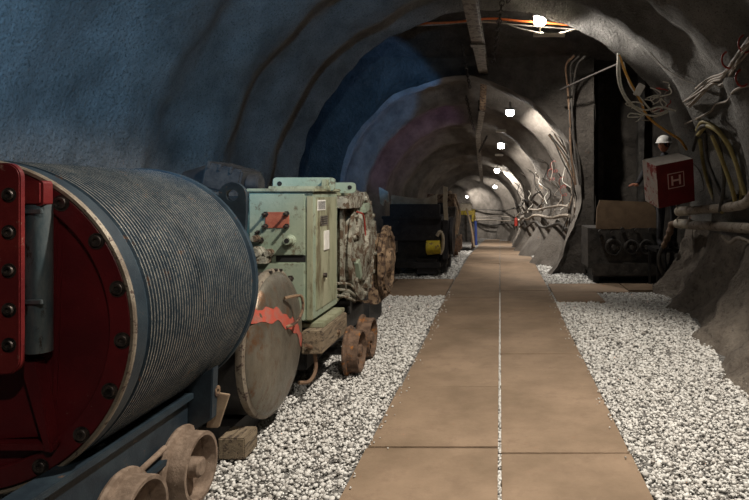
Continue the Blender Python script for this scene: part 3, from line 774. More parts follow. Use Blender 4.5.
# ------------------------------------------------------------------ machine in the right-hand niche
NM = thing('niche_machine', 'low dark machine with three round covers in the niche right of the walkway', 'machine', (2.05, 10.4, -.03))
Yn = 10.0
b = MB(); a = P(588, 228, Yn); c = P(657, 268, Yn); b.box(a.x, c.x, Yn, Yn+.85, c.z, a.z).rough(.02, 4, 3); b.build('body', 'darkmach', NM)
b = MB(); a = P(592, 262, Yn); c = P(668, 276, Yn); b.box(a.x, c.x, Yn-.05, Yn+.8, c.z, a.z); b.build('base_frame', 'darkmach', NM, bevel=.02)
for x0 in (1.56, 2.55): 
    b = MB(); b.box(x0, x0+.1, Yn+.05, Yn+.7, -.03, .16); b.build('foot', 'black', NM)
for px_, r in ((613, .135), (631, .115), (646, .115)):
    c = P(px_, 247, Yn)
    b = MB(); b.lathe(c, (0, -1, 0), [(r*1.1, -.05), (r*1.1, .05), (r, .07), (r*.85, .07), (r*.8, .03), (r*.35, .03), (r*.3, .08), (0, .08)], 28).rough(.004, 12); cv = b.build('round_cover', 'darkmach', NM)
    for k in range(5):
        an = 2*PI*k/5; pp = c+Vector((r*.6*math.cos(an), -.03, r*.6*math.sin(an))); b = MB(); b.cyl(pp, pp-Vector((0, .03, 0)), .018, seg=8); b.build('bolt', 'bolt', cv)
for px_ in (600, 612, 622, 636, 650):
    c = P(px_, 231+random.uniform(-2, 3), Yn-.02); b = MB(); b.cyl(c, c-Vector((0, .07, 0)), .035, seg=8); b.build('fitting', 'darkmach', NM)
b = MB(); b.prism([P(597, 208, Yn), P(600, 200, Yn), P(650, 202, Yn), P(656, 210, Yn), P(656, 229, Yn), P(596, 229, Yn)], (0, .04, 0)); b.build('brown_shield', 'brownboard', NM, label='flat brown shield board')
b = MB()
for px_ in (606, 640): 
    c = P(px_, 205, Yn+.03); b.box(c.x-.02, c.x+.02, Yn+.03, Yn+.08, .85, c.z)
b.build('shield_stay', 'black', NM)
# step the person stands on
PL = MB(); PL.box(2.42, 3.2, 9.28, 9.88, .56, .62)
for x in (2.45, 3.14):
    for y in (9.31, 9.82): PL.box(x-.02, x+.02, y-.02, y+.02, -.05, .56)
tag(PL.build('steel_platform', 'black', bevel=.004), 'dark steel platform in the niche, under the person in the white helmet', 'platform')

# ------------------------------------------------------------------ person
def person():
    root = thing('person', 'person in dark work clothes and white helmet, reaching out behind the red hydrant box', 'person', (2.67, 9.58, .62))
    B0 = Vector((2.67, 9.58, .62))
    J = {'pelvis': (0, 0, .92), 'waist': (-.01, -.01, 1.08), 'chest': (-.03, -.03, 1.30), 'neck0': (-.05, -.04, 1.44), 'neck': (-.06, -.05, 1.52),
         'shL': (-.21, -.02, 1.38), 'elL': (-.40, -.10, 1.18), 'wrL': (-.53, -.20, .99),
         'shR': (.14, -.03, 1.38), 'elR': (.20, -.02, 1.10), 'wrR': (.20, -.12, .88),
         'hipL': (-.10, 0, .88), 'knL': (-.11, -.03, .48), 'anL': (-.12, .02, .08), 'toL': (-.13, -.14, .035),
         'hipR': (.10, 0, .88), 'knR': (.11, -.02, .48), 'anR': (.11, .03, .08), 'toR': (.12, -.12, .035)}
    Rad = {'pelvis': (.155, .12), 'waist': (.14, .11), 'chest': (.17, .125), 'neck0': (.08, .075), 'neck': (.055, .055), 'shL': (.075, .075), 'elL': (.052, .052), 'wrL': (.036, .036),
           'shR': (.075, .075), 'elR': (.052, .052), 'wrR': (.036, .036), 'hipL': (.095, .095), 'knL': (.065, .065), 'anL': (.045, .05), 'toL': (.04, .035),
           'hipR': (.095, .095), 'knR': (.065, .065), 'anR': (.045, .05), 'toR': (.04, .035)}
    E = [('pelvis', 'waist'), ('waist', 'chest'), ('chest', 'neck0'), ('neck0', 'neck'), ('chest', 'shL'), ('shL', 'elL'), ('elL', 'wrL'), ('chest', 'shR'), ('shR', 'elR'), ('elR', 'wrR'),
         ('pelvis', 'hipL'), ('hipL', 'knL'), ('knL', 'anL'), ('anL', 'toL'), ('pelvis', 'hipR'), ('hipR', 'knR'), ('knR', 'anR'), ('anR', 'toR')]
    def skin(name, J, Rad, E, m, rootname, parent, lv=2, base=B0):
        keys = list(J); me = bpy.data.meshes.new(name)
        me.from_pydata([Vector(J[k])+base-root.location for k in keys], [(keys.index(a), keys.index(b)) for a, b in E], [])
        o = bpy.data.objects.new(name, me); COL.objects.link(o); o.parent = parent
        me.materials.append(M[m])
        me.attributes  # noqa
        bm = bmesh.new(); bm.from_mesh(me); ly = bm.verts.layers.skin.verify(); bm.verts.ensure_lookup_table()
        for i, k in enumerate(keys):
            r = Rad[k]; r = r if isinstance(r, tuple) else (r, r)
            bm.verts[i][ly].radius = r; bm.verts[i][ly].use_root = (k == rootname)
        bm.to_mesh(me); bm.free()
        md = o.modifiers.new('skin', 'SKIN'); md.use_smooth_shade = True
        o.modifiers.new('sub', 'SUBSURF').levels = lv; o.modifiers['sub'].render_levels = lv
        return o
    skin('clothed_body', J, Rad, E, 'cloth', 'pelvis', root)
    # head: ellipsoid shaped with brow, nose, chin
    b = MB(); hc = B0+Vector((-.075, -.075, 1.63))
    bmesh.ops.create_icosphere(b.bm, subdivisions=4, radius=1)
    Rz = Matrix.Rotation(math.radians(-58), 3, 'Z')
    for v in b.bm.verts:
        n = v.co.normalized(); x, y, z = n
        s_ = Vector((.076*x, .095*y, .12*z))
        if z < 0: s_.x *= 1-.28*z*z; s_.y *= 1-.15*z*z
        f = max(0, -y)
        s_.y -= .028*f*math.exp(-((x/.16)**2+((z+.08)/.22)**2))      # nose
        s_.y -= .010*f*math.exp(-((x/.5)**2+((z-.28)/.12)**2))       # brow
        s_.y += .010*f*math.exp(-(((abs(x)-.36)/.16)**2+((z-.08)/.12)**2))  # eye sockets
        s_.y -= .010*f*math.exp(-((x/.3)**2+((z+.45)/.09)**2))       # lips
        s_.y -= .016*f*math.exp(-((x/.3)**2+((z+.85)/.2)**2))        # chin
        v.co = hc + Rz @ s_
    head = b.build('head', 'skin', root, smooth=80)
    for sx in (-1, 1):
        b = MB(); c = hc+Rz @ Vector((sx*.03, -.082, .012)); bmesh.ops.create_uvsphere(b.bm, u_segments=10, v_segments=8, radius=.011, matrix=Matrix.Translation(c)); b.build('eye', 'glove', head)
        b = MB(); c = hc+Rz @ Vector((sx*.076, .01, 0)); b.lathe(c, Rz @ Vector((sx, .25, 0)), [(.02, -.01), (.028, .006), (.02, .012), (0, .006)], 12); b.build('ear', 'skin', head)
    b = MB(); b.lathe(hc+Vector((0, .015, -.01)), (0, 0, 1), [(.086, -.03), (.100, 0), (.098, .03)], 20); b.build('hair', 'hair', head)
    b = MB(); up = Vector((-.05, -.10, 1)).normalized(); c = hc+Vector((0, .0, .035))
    pr = [(.132, -.004), (.134, .002), (.114, .012)]+[(.115*math.cos(k/7*PI/2), .012+.105*math.sin(k/7*PI/2)) for k in range(8)]
    b.lathe(c, up, pr, 32); b.build('helmet', 'helmet', root, label='white safety helmet', smooth=60)
    # hands
    def hand(w, d, side, name='hand'):
        w = Vector(w); d = Vector(d).normalized(); a = d.cross(Vector((0, 0, 1))).normalized()*side; dn = d.cross(a)
        if dn.z > 0: dn = -dn
        J2 = {'w0': w-d*.03, 'w': w+d*.01, 'p': w+d*.05, 'k': w+d*.08}; R2 = {'w0': .030, 'w': .029, 'p': (.040, .023), 'k': (.038, .019)}
        E2 = [('w0', 'w'), ('w', 'p'), ('p', 'k')]
        for i, L_ in enumerate((.070, .080, .074, .058)):
            o_ = (i-1.5)*.021
            k0 = w+d*(.075-.004*abs(i-1.2))+a*o_
            J2[f'f{i}a'] = k0+d*.016; J2[f'f{i}b'] = k0+d*L_*.5+dn*.006; J2[f'f{i}c'] = k0+d*L_*.78+dn*.022; J2[f'f{i}d'] = k0+d*L_*.92+dn*.038
            for s_, r in zip('abcd', (.0105, .0095, .0085, .007)): R2[f'f{i}{s_}'] = r
            E2 += [('k', f'f{i}a'), (f'f{i}a', f'f{i}b'), (f'f{i}b', f'f{i}c'), (f'f{i}c', f'f{i}d')]
        J2['ta'] = w+d*.03-a*.035+dn*.008; J2['tb'] = w+d*.062-a*.056+dn*.014; J2['tc'] = w+d*.088-a*.060+dn*.02
        R2['ta'] = .014; R2['tb'] = .011; R2['tc'] = .009
        E2 += [('w', 'ta'), ('ta', 'tb'), ('tb', 'tc')]
        skin(name, J2, R2, E2, 'skin', 'w0', root, 1, Vector((0, 0, 0)))
    wl = B0+Vector(J['wrL']); hand(wl, (-.9, -.35, .10), 1)
    wr = B0+Vector(J['wrR']); hand(wr, (0, -.5, -.6), -1)
person()

# ------------------------------------------------------------------ hydrant box
HB = thing('hydrant_box', 'tilted red metal hydrant box marked with a pale H in a square', 'box', (2.30, 8.3, 1.36))
bc = Vector((2.345, 8.36, 1.665)); BR = Matrix.Rotation(math.radians(10), 3, 'Z') @ Matrix.Rotation(math.radians(-11), 3, 'Y') @ Matrix.Rotation(math.radians(15), 3, 'X')
bw, bd, bh = .27, .20, .30
def lb(name, x0, x1, y0, y1, z0, z1, m, bev=.004, parent=HB, label=None):
    b = MB(); b.box(bc.x+x0, bc.x+x1, bc.y+y0, bc.y+y1, bc.z+z0, bc.z+z1, R=BR, piv=bc); return b.build(name, m, parent, bevel=bev, label=label)
lb('body', -bw+.004, bw, -bd+.004, bd, -bh, bh-.004, 'boxred')
lb('front_cover', -bw, bw+.003, -bd-.012, -bd+.006, -bh-.003, bh+.002, 'boxred')
lb('lid', -bw, bw+.002, -bd-.004, bd, bh-.006, bh+.006, 'boxtop', label='dusty white lid')
lb('side_cover', -bw-.006, -bw+.005, -bd-.004, bd, -bh, bh, 'boxworn', label='side panel of peeling red and white paint')
lb('hinge', -bw-.010, -bw-.002, -bd-.02, -bd+.01, -.05, .12, 'boxworn', .001)
sg = lb('sign', -.11, .12, -bd-.0145, -bd-.011, -.05, .155, 'boxred', .0)
for r_ in ((-.115, .125, .15, .16), (-.115, .125, -.055, -.045), (-.115, -.105, -.055, .16), (.115, .125, -.055, .16)):
    lb('sign_border', r_[0], r_[1], -bd-.018, -bd-.012, r_[2], r_[3], 'hmark', 0, sg)
for r_ in ((-.065, -.038, -.015, .12), (.048, .075, -.015, .12), (-.04, .05, .04, .066)):
    lb('letter_h', r_[0], r_[1], -bd-.018, -bd-.012, r_[2], r_[3], 'hmark', 0, sg)

# ------------------------------------------------------------------ pipes on the right wall
def one(name, pts, r, m, label, cat, group=None, seg=8, n=6):
    b = MB(); b.tube(pts, r, seg, n); return tag(b.build(name, m, smooth=60), label, cat, group)
p1 = thing('wall_pipe', 'upper grey pipe under the hydrant box, ending in a white sleeve', 'pipe', P(720, 210, 7.6))
b = MB(); b.tube([P(688, 211, 8.55), P(705, 209.5, 8.0), P(730, 207, 7.3), P(744, 204, 6.9), P(752, 196, 6.7), P(760, 180, 6.5)], .058, 14); b.build('pipe_run', 'pipe', p1, smooth=60)
b = MB(); b.cyl(P(678, 211.5, 8.78), P(690, 210.7, 8.48), .068); b.build('sleeve', 'cream', p1, bevel=.006)
p2 = thing('wall_pipe', 'lower grey pipe on the right wall, with white sleeve and brown hose fitting', 'pipe', P(720, 228, 7.6))
b = MB(); b.tube([P(690, 225, 8.5), P(710, 226, 7.9), P(735, 227.5, 7.2), P(765, 229, 6.4)], .062, 14); b.build('pipe_run', 'pipe', p2, smooth=60)
b = MB(); b.cyl(P(677, 223.5, 8.82), P(691, 224.3, 8.46), .068); b.build('sleeve', 'cream', p2, bevel=.006)
b = MB(); b.tube([P(678, 223.5, 8.85), P(672, 225, 8.95), P(669.5, 233, 8.95), P(666, 241, 9.0), P(662.5, 248, 9.05)], lambda t: .06-.025*t+.008*math.sin(t*30), 12); b.build('hose_fitting', 'brownhose', p2, smooth=60)
b = MB(); b.tube([P(662.5, 247, 9.05), P(659.5, 256, 9.1), P(660, 266, 9.12), P(664, 275, 9.12)], .035, 10); b.build('black_hose', 'hose', p2, smooth=60)
b = MB(); b.tube([P(668, 262, 9.15), P(673, 267, 9.1)], .2, 16, sm=False); b.bm.clear()
b.lathe(P(668, 256, 9.25), (1, -.6, 0), [(.20, -.03), (.26, -.03), (.26, .03), (.20, .03), (.20, -.03)], 28)
tag(b.build('hose_reel', 'black', smooth=40), 'dark round hose coil low behind the foot of the right wall', 'hose')
for y_, label in ((8.55, 'thin wire holding both pipes beside the white sleeves'),):
    one('tie_wire', [P(691, 197, y_), P(689, 215, y_-.1), P(692, 228, y_-.1), P(693, 258, y_)], .006, 'gwire', label, 'wire')
one('tie_wire', [P(676, 205, 8.7), P(680, 214, 8.7), P(677, 220, 8.7), P(681, 229, 8.65)], .010, 'gwire', 'knotted wire between the two white pipe sleeves', 'wire')
one('drain_hose', [P(722, 236, 7.2), P(730, 243, 7.1), P(738, 238, 7.0), P(752, 243, 6.8)], .022, 'pipe', 'crooked thin hose below the two wall pipes', 'hose')

def hit(px, py, off=.0, ymin=3.0):
    Y = ymin
    while Y < 8.95:
        p = P(px, py, Y)
        if p.z >= 1.3:
            a = math.atan2(p.z-1.3, p.x+.1); q_ = near_pt(Y, .18+.64*a/PI); ins = math.hypot(p.x+.1, p.z-1.3) < math.hypot(q_.x+.1, q_.z-1.3)
        else:
            q_ = near_pt(Y, .18*(1-(1.3-p.z)/1.42)); ins = p.x < q_.x
        if not ins: break
        Y += .03
    return Y
def Q(px, py, off=.12): return P(px, py, min(hit(px, py), 8.9)-off)
# cables hanging over the mouth of the right wall
Yc = 8.75
def wob(pts, a=.02):
    return [Vector(p)+Vector((random.uniform(-a, a), random.uniform(-a, a), random.uniform(-a, a))) for p in pts]
loops = [([(618, 53), (618, 80), (626, 100), (640, 112), (654, 116), (668, 112)], 'wwire', 'white cable hanging lowest in the loops beside the arch edge'),
         ([(619, 53), (621, 84), (631, 103), (645, 110), (660, 107), (676, 111)], 'wwire', 'white cable looping just inside the lowest loop at the arch edge'),
         ([(623, 62), (630, 85), (642, 100), (655, 113), (668, 110)], 'wwire', 'thin white cable looping close to the arch edge'),
         ([(619, 55), (628, 78), (640, 100), (646, 114), (656, 124), (671, 134), (680, 140), (687, 150)], 'orwire', 'amber cable sweeping down the arch edge to the hydrant box')]
for pts, m, lab in loops:
    one('hanging_cable', [P(x, y, Yc-.02*i) for i, (x, y) in enumerate(pts)], .018 if m == 'orwire' else .014, m, lab, 'cable')
for k in range(14):      # knotted white cable ends
    x0, y0 = random.uniform(636, 668), random.uniform(86, 116); ra, rb_, ph = random.uniform(4, 11), random.uniform(2.5, 6), random.uniform(0, 6.28); sp = random.uniform(2.5, 5)
    Y0 = min(8.7, hit(x0, y0)-.15)
    pts = [P(x0+ra*math.cos(ph+sp*i/6)+2*math.sin(i*2.1+k), y0+rb_*math.sin(ph+sp*i/6)+1.3*i-3, Y0+.03*math.sin(i)) for i in range(7)]
    one('tangled_cable', pts, .009, ('wwire', 'wwire', 'gwire', 'redhook')[k % 4], 'short kinked cable end in the tangle above the hydrant box', 'cable', 'tangled cable ends above the hydrant box')
b = MB(); b.box(-.05, .05, -.04, .04, -.09, .09, R=Matrix.Rotation(.5, 3, 'Y')); b.bm.transform(Matrix.Translation(P(639, 90, 8.72)))
tag(b.build('junction_box', 'white', bevel=.008), 'small white junction box among the cables at the arch edge', 'box')
# bundle running up to the right
for k in range(7):
    o_ = (k-3)*2.1
    pts = [(683+k, 104+o_*.4), (700, 92+o_*.8), (712, 82+o_*.5), (722, 80+o_), (733, 66+o_*.6), (742, 52+o_*.9), (756, 36+o_)]
    one('bundled_cable', [Q(x+random.uniform(-1.5, 1.5), y+random.uniform(-1.5, 1.5), .1+.05*(k % 3)) for i, (x, y) in enumerate(pts)], .012, 'gwire', 'grey cable in the bundle climbing the right wall', 'cable', 'bundle climbing the right wall')
one('wall_cable', [Q(685, 124), Q(700, 117), Q(711, 111), Q(716, 104), Q(727, 101), Q(735, 90), Q(756, 84)], .013, 'gwire', 'single wavy grey cable below the climbing bundle', 'cable')
one('wall_cable', [Q(650, 52), Q(663, 66), Q(680, 78), Q(695, 84)], .006, 'gwire', 'very thin cable crossing the dark arch above the bundle', 'cable')
# yellow-brown hoses hanging behind pipes
ys = [([(697, 130), (703, 122), (716, 128), (728, 146), (738, 170), (741, 200), (728, 204)], 7.9), ([(693, 150), (700, 128), (712, 130), (720, 150), (724, 180), (720, 212)], 8.0),
      ([(698, 135), (708, 126), (724, 138), (735, 160), (745, 195)], 7.7), ([(704, 132), (708, 160), (716, 185), (726, 200), (738, 196)], 7.9),
      ([(700, 140), (704, 168), (712, 195), (722, 212)], 8.0), ([(712, 135), (722, 160), (732, 188), (736, 206)], 7.8)]
for k, (pts, y_) in enumerate(ys):
    one('rubber_hose', [Q(x, y, .10+.06*(k % 3)) for i, (x, y) in enumerate(pts)], .026, 'ywire' if k % 2 == 0 or k == 5 else 'hose', 'looped yellowish hose hanging on the wall right of the hydrant box' if (k % 2 == 0 or k == 5) else 'looped dark hose hanging on the wall right of the hydrant box', 'hose', 'hoses right of the hydrant box' if (k % 2 == 0 or k == 5) else 'dark hoses right of the hydrant box')
one('wall_cable', [Q(690, 160), Q(700, 172), Q(704, 188), Q(700, 192)], .008, 'hose', 'thin black cable curling down beside the right edge of the hydrant box', 'cable')
for k, (x, y, Y_) in enumerate(((728, 60, 7.3), (742, 78, 7.0), (745, 44, 6.9))):
    c = Q(x, y); pts = [c+Vector((.07*math.cos(a), -.02, .085*math.sin(a))) for a in [math.radians(v) for v in (110, 150, 190, 230, 270, 310)]]
    one('cable_hook', pts, .010, 'redhook', ('red open hook left of the climbing bundle', 'red open hook below the climbing bundle, at the right edge', 'red open hook above the climbing bundle, at the right edge')[k], 'hook')

# ------------------------------------------------------------------ far right wall: hoses, cables, brackets
def wallp(s, h, off=.10, disp=True):
    """point at height h above the floor on the right wall of the far tunnel"""
    u = max(0.001, .2*(h+.1)/1.35) if h < 1.25 else .2+.6*(math.asin(min(1, (h-1.2)/2.1))/PI)
    return far_pt(s, u, disp, off)
def wallrun(name, s0, s1, h, r, m, label, cat, sag=.08, per=2.2, off=.12, group=None, ph=0):
    pts = []
    for s in rng(s0, s1, .55):
        pts.append(wallp(s, h+sag*math.sin(2*PI*s/per+ph), off+.15, False))
    return one(name, pts, r, m, label, cat, group, seg=10, n=3)
wallrun('wall_hose', 11.15, 34, .92, .034, 'pipe', 'thick dusty hose running lowest along the far right wall', 'hose', sag=.035, per=3.6, off=.16)
wallrun('wall_hose', 11.15, 34, 1.12, .026, 'gwire', 'slim grey hose running just above the thick dusty hose on the far right wall', 'hose', sag=.04, per=4.1, ph=1.3, off=.22)
wallrun('wall_hose', 11.2, 34, .72, .03, 'hose', 'thin black hose sagging under the thick dusty hose on the far right wall', 'hose', sag=.07, ph=2.1, per=3.1)
wallrun('wall_hose', 15, 34, 1.5, .03, 'hose', 'black hose running highest along the far right wall', 'hose', sag=.05, ph=.4, per=3.7)
cols = ['gwire', 'hose', 'wwire', 'hose', 'gwire', 'hose', 'brownhose']
for k in range(30):
    s = 11.6+k*.33+random.uniform(-.1, .1); h0 = random.uniform(1.7, 2.5); h1 = random.uniform(.9, 1.3)
    pts = []
    for i in range(7):
        t = i/6; pts.append(wallp(s+.10*math.sin(k*2+i*1.8)+.25*t*((k % 3)-1), lerp(h0, h1, t), .10+.08*math.sin(i*1.9+k)))
    c = cols[k % 7]
    nm = {'gwire': 'grey', 'hose': 'black', 'wwire': 'white', 'pipe': 'dusty grey', 'brownhose': 'brown'}[c]
    one('hanging_cable', pts, random.uniform(.008, .014), c, f'{nm} cable hanging in the tangle on the far right wall', 'cable', f'{nm} cables tangled on the far right wall')
for k in range(4):
    c = P(555+random.uniform(-6, 8), 162+k*8, 11.6); pts = [c+Vector((.06*math.cos(a)+.02*i/3, .02*i, .06*math.sin(a)-.03*i)) for i, a in enumerate([v*1.1 for v in range(9)])]
    one('coiled_wire', pts, .004, 'redhook', 'thin reddish coiled wire on the bright rib of the far right wall', 'wire', 'coiled wires on the bright rib')
for k in range(5):       # rusted rods on first rib
    s = 11.25+.06*k; pts = [wallp(s+.02*i, 2.4-.45*i+.05*math.sin(k+i*2), .10+.05*math.sin(i*2.2+k)) for i in range(5)]
    one('rusty_wire', pts, .014, 'brownhose' if k % 2 else 'hose', 'rusty wire clinging to the nearest rib of the far tunnel' if k % 2 else 'black wire clinging to the nearest rib of the far tunnel', 'wire', 'rusty wires on the nearest rib' if k % 2 else 'black wires on the nearest rib')
# cables hanging in the crossing
for k, (x, dx) in enumerate(((577, -14), (566, 6), (571, 2))):
    one('drooping_cable', [P(x+8, 56, 10.3), P(x, 66, 10.5), P(x+dx*.3, 90, 10.8), P(x+dx*.6, 120, 10.85), P(x+dx*.2+4, 155, 10.9), P(x+dx*.3+8, 185, 10.9)], .02, ('hose', 'brownhose', 'hose')[k], ('black cable drooping from the crossing roof, left of the others', 'brown cable drooping from the crossing roof', 'black cable drooping from the crossing roof beside the brown one')[k], 'cable')
for k, (x, y0, y1) in enumerate(((600, 62, 225), (640, 40, 225))):
    b = MB(); a = P(x, y0, 12.2); c = P(x+2, y1, 12.2); b.box(a.x-.06, a.x+.06, 12.1, 12.25, -.06, a.z-.3).rough(.015, 5, 3)
    tag(b.build('steel_post', 'darkmach'), ('dark steel post at the left of the niche back wall', 'dark steel post in the middle of the niche back wall')[k], 'post')
one('roof_pole', [P(560, 90, 10.6), P(590, 76, 10.3), P(622, 62, 9.9)], .018, 'chain', 'dark pole crossing under the roof in front of the niche', 'pole')
b = MB(); c = P(516, 222, 17.2); b.cyl(c-Vector((0, 0, .11)), c+Vector((0, 0, .07)), .05); b.lathe(c+Vector((0, 0, .07)), (0, 0, 1), [(.05, 0), (.04, .03), (.02, .04), (.02, .07), (0, .07)], 16)
tag(b.build('fire_extinguisher', 'redhook', smooth=40), 'small bright red cylinder hanging on the far right wall', 'extinguisher')

# ------------------------------------------------------------------ monorail beam, chains and roof cables
MR = thing('monorail_beam', 'long steel monorail beam hanging under the tunnel roof', 'beam', (-.4, 10, 3.5))
path = [(-.42, 4.5, 3.96), (-.36, 8.0, 3.86), (-.30, 11.2, 3.76)]
def beam(pts, wd, hg, m, name, parent):
    b = MB()
    rings = []
    for p in pts:
        p = Vector(p); rings.append([b.bm.verts.new(p+Vector((dx, 0, dz))) for dx, dz in ((-wd, -hg), (wd, -hg), (wd, -hg+.02), (wd*.25, -hg+.025), (wd*.25, hg-.025), (wd, hg-.02), (wd, hg), (-wd, hg), (-wd, hg-.02), (-wd*.25, hg-.025), (-wd*.25, -hg+.025), (-wd, -hg+.02))])
    for A, B in zip(rings, rings[1:]):
        for k in range(12): b._f([A[k], A[(k+1) % 12], B[(k+1) % 12], B[k]])
    b._f(rings[0][::-1]); b._f(rings[-1]); return b.build(name, m, parent, smooth=0)
beam(path, .085, .09, 'steel', 'beam_section', MR)
beam([(-.30, 11.22, 3.72), (-.36, 12.3, 3.24)], .06, .07, 'rust', 'beam_section', MR)
beam([(-.37, 12.32, 3.22), (-.57, 15.5, 2.97)], .06, .07, 'steel', 'beam_section', MR)
beam([(-.57, 15.52, 2.96), (-.68, 20, 2.52)], .06, .07, 'steel', 'beam_section', MR)
beam([(-.68, 20.02, 2.52), (-.78, 26, 1.95)], .06, .07, 'steel', 'beam_section', MR)
b = MB()
for p in ((-.335, 9.1, 3.82), (-.40, 5.6, 3.94)): b.box(p[0]-.11, p[0]+.11, p[1]-.08, p[1]+.08, p[2]-.11, p[2]-.085)
b.build('splice_plate', 'steel', MR, bevel=.004)
for x, y, zt, zb in ((-.44, 12.6, 3.6, 3.2), (-.60, 15.6, 3.3, 2.96), (-.70, 19.5, 3.0, 2.56), (-.38, 7.0, 4.25, 3.9), (-.33, 10, 4.4, 3.8)):
    b = MB(); b.tube([(x, y, zb), (x, y, zt)], .018, 6, sm=False); b.build('hanger_rod', 'chain', MR)
def chain(a, bpt, label, link=.075):
    a = Vector(a); bpt = Vector(bpt); d = bpt-a; n = int(d.length/(link*.8)); b = MB()
    D_, A, B = frame(d)
    for i in range(n):
        c = a+d*((i+.5)/n); s = A if i % 2 else B
        pts = [c+D_*(link*.5*math.cos(t))+s*(link*.26*math.sin(t)) for t in [2*PI*k/10 for k in range(11)]]
        b.tube(pts, .010, 5, sm=False, caps=False)
    return tag(b.build('chain', 'chain', smooth=60), label, 'chain')
chain(P(503, -4, 8.2), P(493, 62, 9.8), 'black link chain slanting down beside the monorail beam', .13)
chain(P(512, -6, 8.2), P(506, 4, 8.3), 'short black chain end at the top of the picture', .13)
chain(P(462, 45, 10.3), P(470, 88, 11.3), 'black chain hanging left of the monorail beam', .10)
chain(P(466, 96, 12.2), P(474, 130, 13.4), 'black chain under the first far rib, left of the beam', .10)
chain(P(487, 136, 14.6), P(479, 152, 15.3), 'small black chain below the beam in the far tunnel', .09)
one('roof_cable', [P(388, 25, 9.35), P(420, 23.5, 9.3), P(455, 22, 9.3), P(490, 18.5, 9.3), P(520, 21, 9.3), P(560, 24, 9.3), P(590, 27, 9.3)], .018, 'owire', 'orange cable strung across the roof of the crossing', 'cable')
one('roof_cable', [P(388, 26, 9.4), P(430, 25, 9.4), P(480, 22, 9.4), P(530, 26, 9.4), P(585, 30, 9.4)], .012, 'gwire', 'thin grey cable running beside the orange roof cable', 'cable')
one('roof_cable', [P(499, 20, 9.4), P(515, 27, 9.3), P(535, 32, 9.2), P(555, 34, 9.2), P(580, 28, 9.2)], .010, 'cream', 'thin pale cable sagging under the lamp nearest the camera', 'cable')
c = P(506, 80, 11.15)
tag(MB().box(c.x-.07, c.x+.07, c.y-.02, c.y+.02, c.z-.05, c.z+.05, R=Matrix.Rotation(.35, 3, 'Y')).build('number_tag', 'cream', bevel=.004), 'small pale tag fixed to the roof of the far tunnel', 'tag')

# ------------------------------------------------------------------ lamps
def lamp(px, py, Y, sz, label, power, aim=(0, 0, -1), cone=150, col=(1, .93, .84)):
    p = P(px, py, Y); o = thing('roof_lamp', label, 'lamp', p)
    b = MB(); b.box(p.x-sz*1.25, p.x+sz*1.25, p.y-sz*.8, p.y+sz*.9, p.z+sz*.75, p.z+sz*1.3); b.build('housing', 'lampbody', o, bevel=.01)
    b = MB(); b.box(p.x-sz, p.x+sz, p.y-sz*.7, p.y+sz*.8, p.z-sz*.7, p.z+sz*.78); b.build('lens', 'lens', o, bevel=.02)
    b = MB(); b.box(p.x-.015, p.x+.015, p.y-.01, p.y+.01, p.z+sz*1.3, p.z+sz*1.3+.12); b.build('bracket', 'lampbody', o)
    L = bpy.data.lights.new('roof_light', 'SPOT'); L.energy = power; L.color = col; L.shadow_soft_size = .06
    L.spot_size = math.radians(cone); L.spot_blend = .5
    lo = bpy.data.objects.new('roof_light', L); COL.objects.link(lo); lo.location = p+Vector(aim).normalized()*(sz*1.6)
    lo.rotation_euler = Vector(aim).to_track_quat('-Z', 'Y').to_euler()
    return o
l1 = lamp(540, 21, 9.2, .085, 'lit roof lamp nearest the camera, over the crossing', 340, (.55, -.05, -.9), 150)
c = P(549, 35, 9.15); MB().box(c.x-.24, c.x+.24, c.y-.05, c.y+.05, c.z-.02, c.z+.02).box(c.x-.15, c.x-.13, c.y, c.y+.01, c.z, c.z+.3).build('cable_tray', 'cream', l1, bevel=.003, label='pale metal strip below the lamp')
lamp(510, 113, 11.75, .075, 'lit roof lamp at the first rib of the far tunnel, second from the camera', 240, (.68, .30, -.7), 145)
lamp(501, 146, 15.3, .085, 'lit roof lamp in the far tunnel, third from the camera', 300, (.6, .3, -.7), 150)
lamp(497, 171, 21.2, .09, 'lit roof lamp in the far tunnel, fourth from the camera', 340, (.4, .4, -.8), 155)
lamp(495, 187, 27.35, .085, 'small lit roof lamp before the bend, farthest down the tunnel', 130, (.0, .8, -.6), 160)
lamp(467, 197, 30.4, .06, 'tiny lit lamp in the bend, left of the others', 90, (.5, .6, -.5), 165)
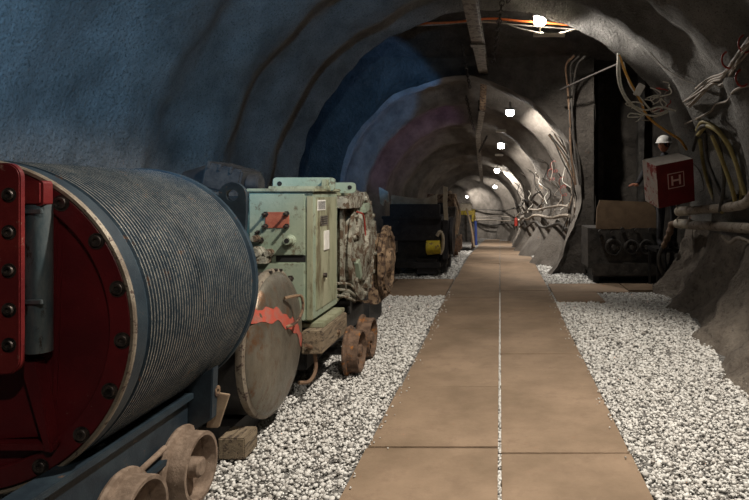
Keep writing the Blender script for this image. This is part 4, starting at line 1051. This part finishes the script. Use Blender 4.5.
for k, (x, y, Y) in enumerate(((501, 131, 14.0), (499, 155, 17.5))):
    c = P(x, y, Y); tag(MB().box(c.x-.12, c.x+.12, c.y-.05, c.y+.05, c.z-.03, c.z+.03).build('lamp_bracket', 'cream', bevel=.01), ('pale bracket plate under the second roof lamp', 'pale bracket plate under the third roof lamp')[k], 'bracket')

def spot(loc, aim, e_, col, ang, size=.1, blend=.6):
    L = bpy.data.lights.new('unseen_spot', 'SPOT'); L.energy = e_; L.color = col; L.spot_size = math.radians(ang); L.spot_blend = blend; L.shadow_soft_size = size
    o = bpy.data.objects.new('unseen_spot', L); COL.objects.link(o); o.location = loc
    o.rotation_euler = (Vector(aim)-Vector(loc)).to_track_quat('-Z', 'Y').to_euler(); return o
# roof lamp over the foreground, above the frame
spot((.75, 2.9, 4.0), (-.35, 3.9, 0), 860, (1, .91, .79), 92, .05, .35)
spot((.7, -.8, 4.0), (-.3, 2.2, 0), 215, (1, .91, .79), 84, .05, .5)  # unseen fill added behind the camera to brighten the red drum end
# blue and violet show lights of the mine
spot((-.6, 1.0, 2.5), (-3.0, 5.1, 3.15), 560, (.27, .60, 1), 64, .1, .6)
spot((.2, 9.25, 2.6), (-3.4, 11.4, 3.0), 230, (.13, .42, 1), 60, .05, .25)
spot((.4, 11.6, 1.6), (-2.4, 14.6, 2.9), 60, (.75, .25, 1), 46, .05, .6)

# ------------------------------------------------------------------ world, camera
wd = bpy.data.worlds.new('World'); bpy.context.scene.world = wd; wd.use_nodes = True
wd.node_tree.nodes['Background'].inputs[0].default_value = (.5, .6, .8, 1); wd.node_tree.nodes['Background'].inputs[1].default_value = .0
cam = bpy.data.cameras.new('Camera'); co = bpy.data.objects.new('Camera', cam); COL.objects.link(co)
co.location = (0, 0, H); co.rotation_euler = (PI/2, 0, 0)
cam.sensor_width = 36; cam.lens = F/749*36
cam.shift_x = (374.5-VX)/749; cam.shift_y = -(250-VY)/749
cam.clip_start = .05; cam.clip_end = 200
sc = bpy.context.scene; sc.camera = co
sc.view_settings.view_transform = 'Standard'; sc.view_settings.look = 'None'
sc.view_settings.exposure = 0; sc.view_settings.gamma = 1
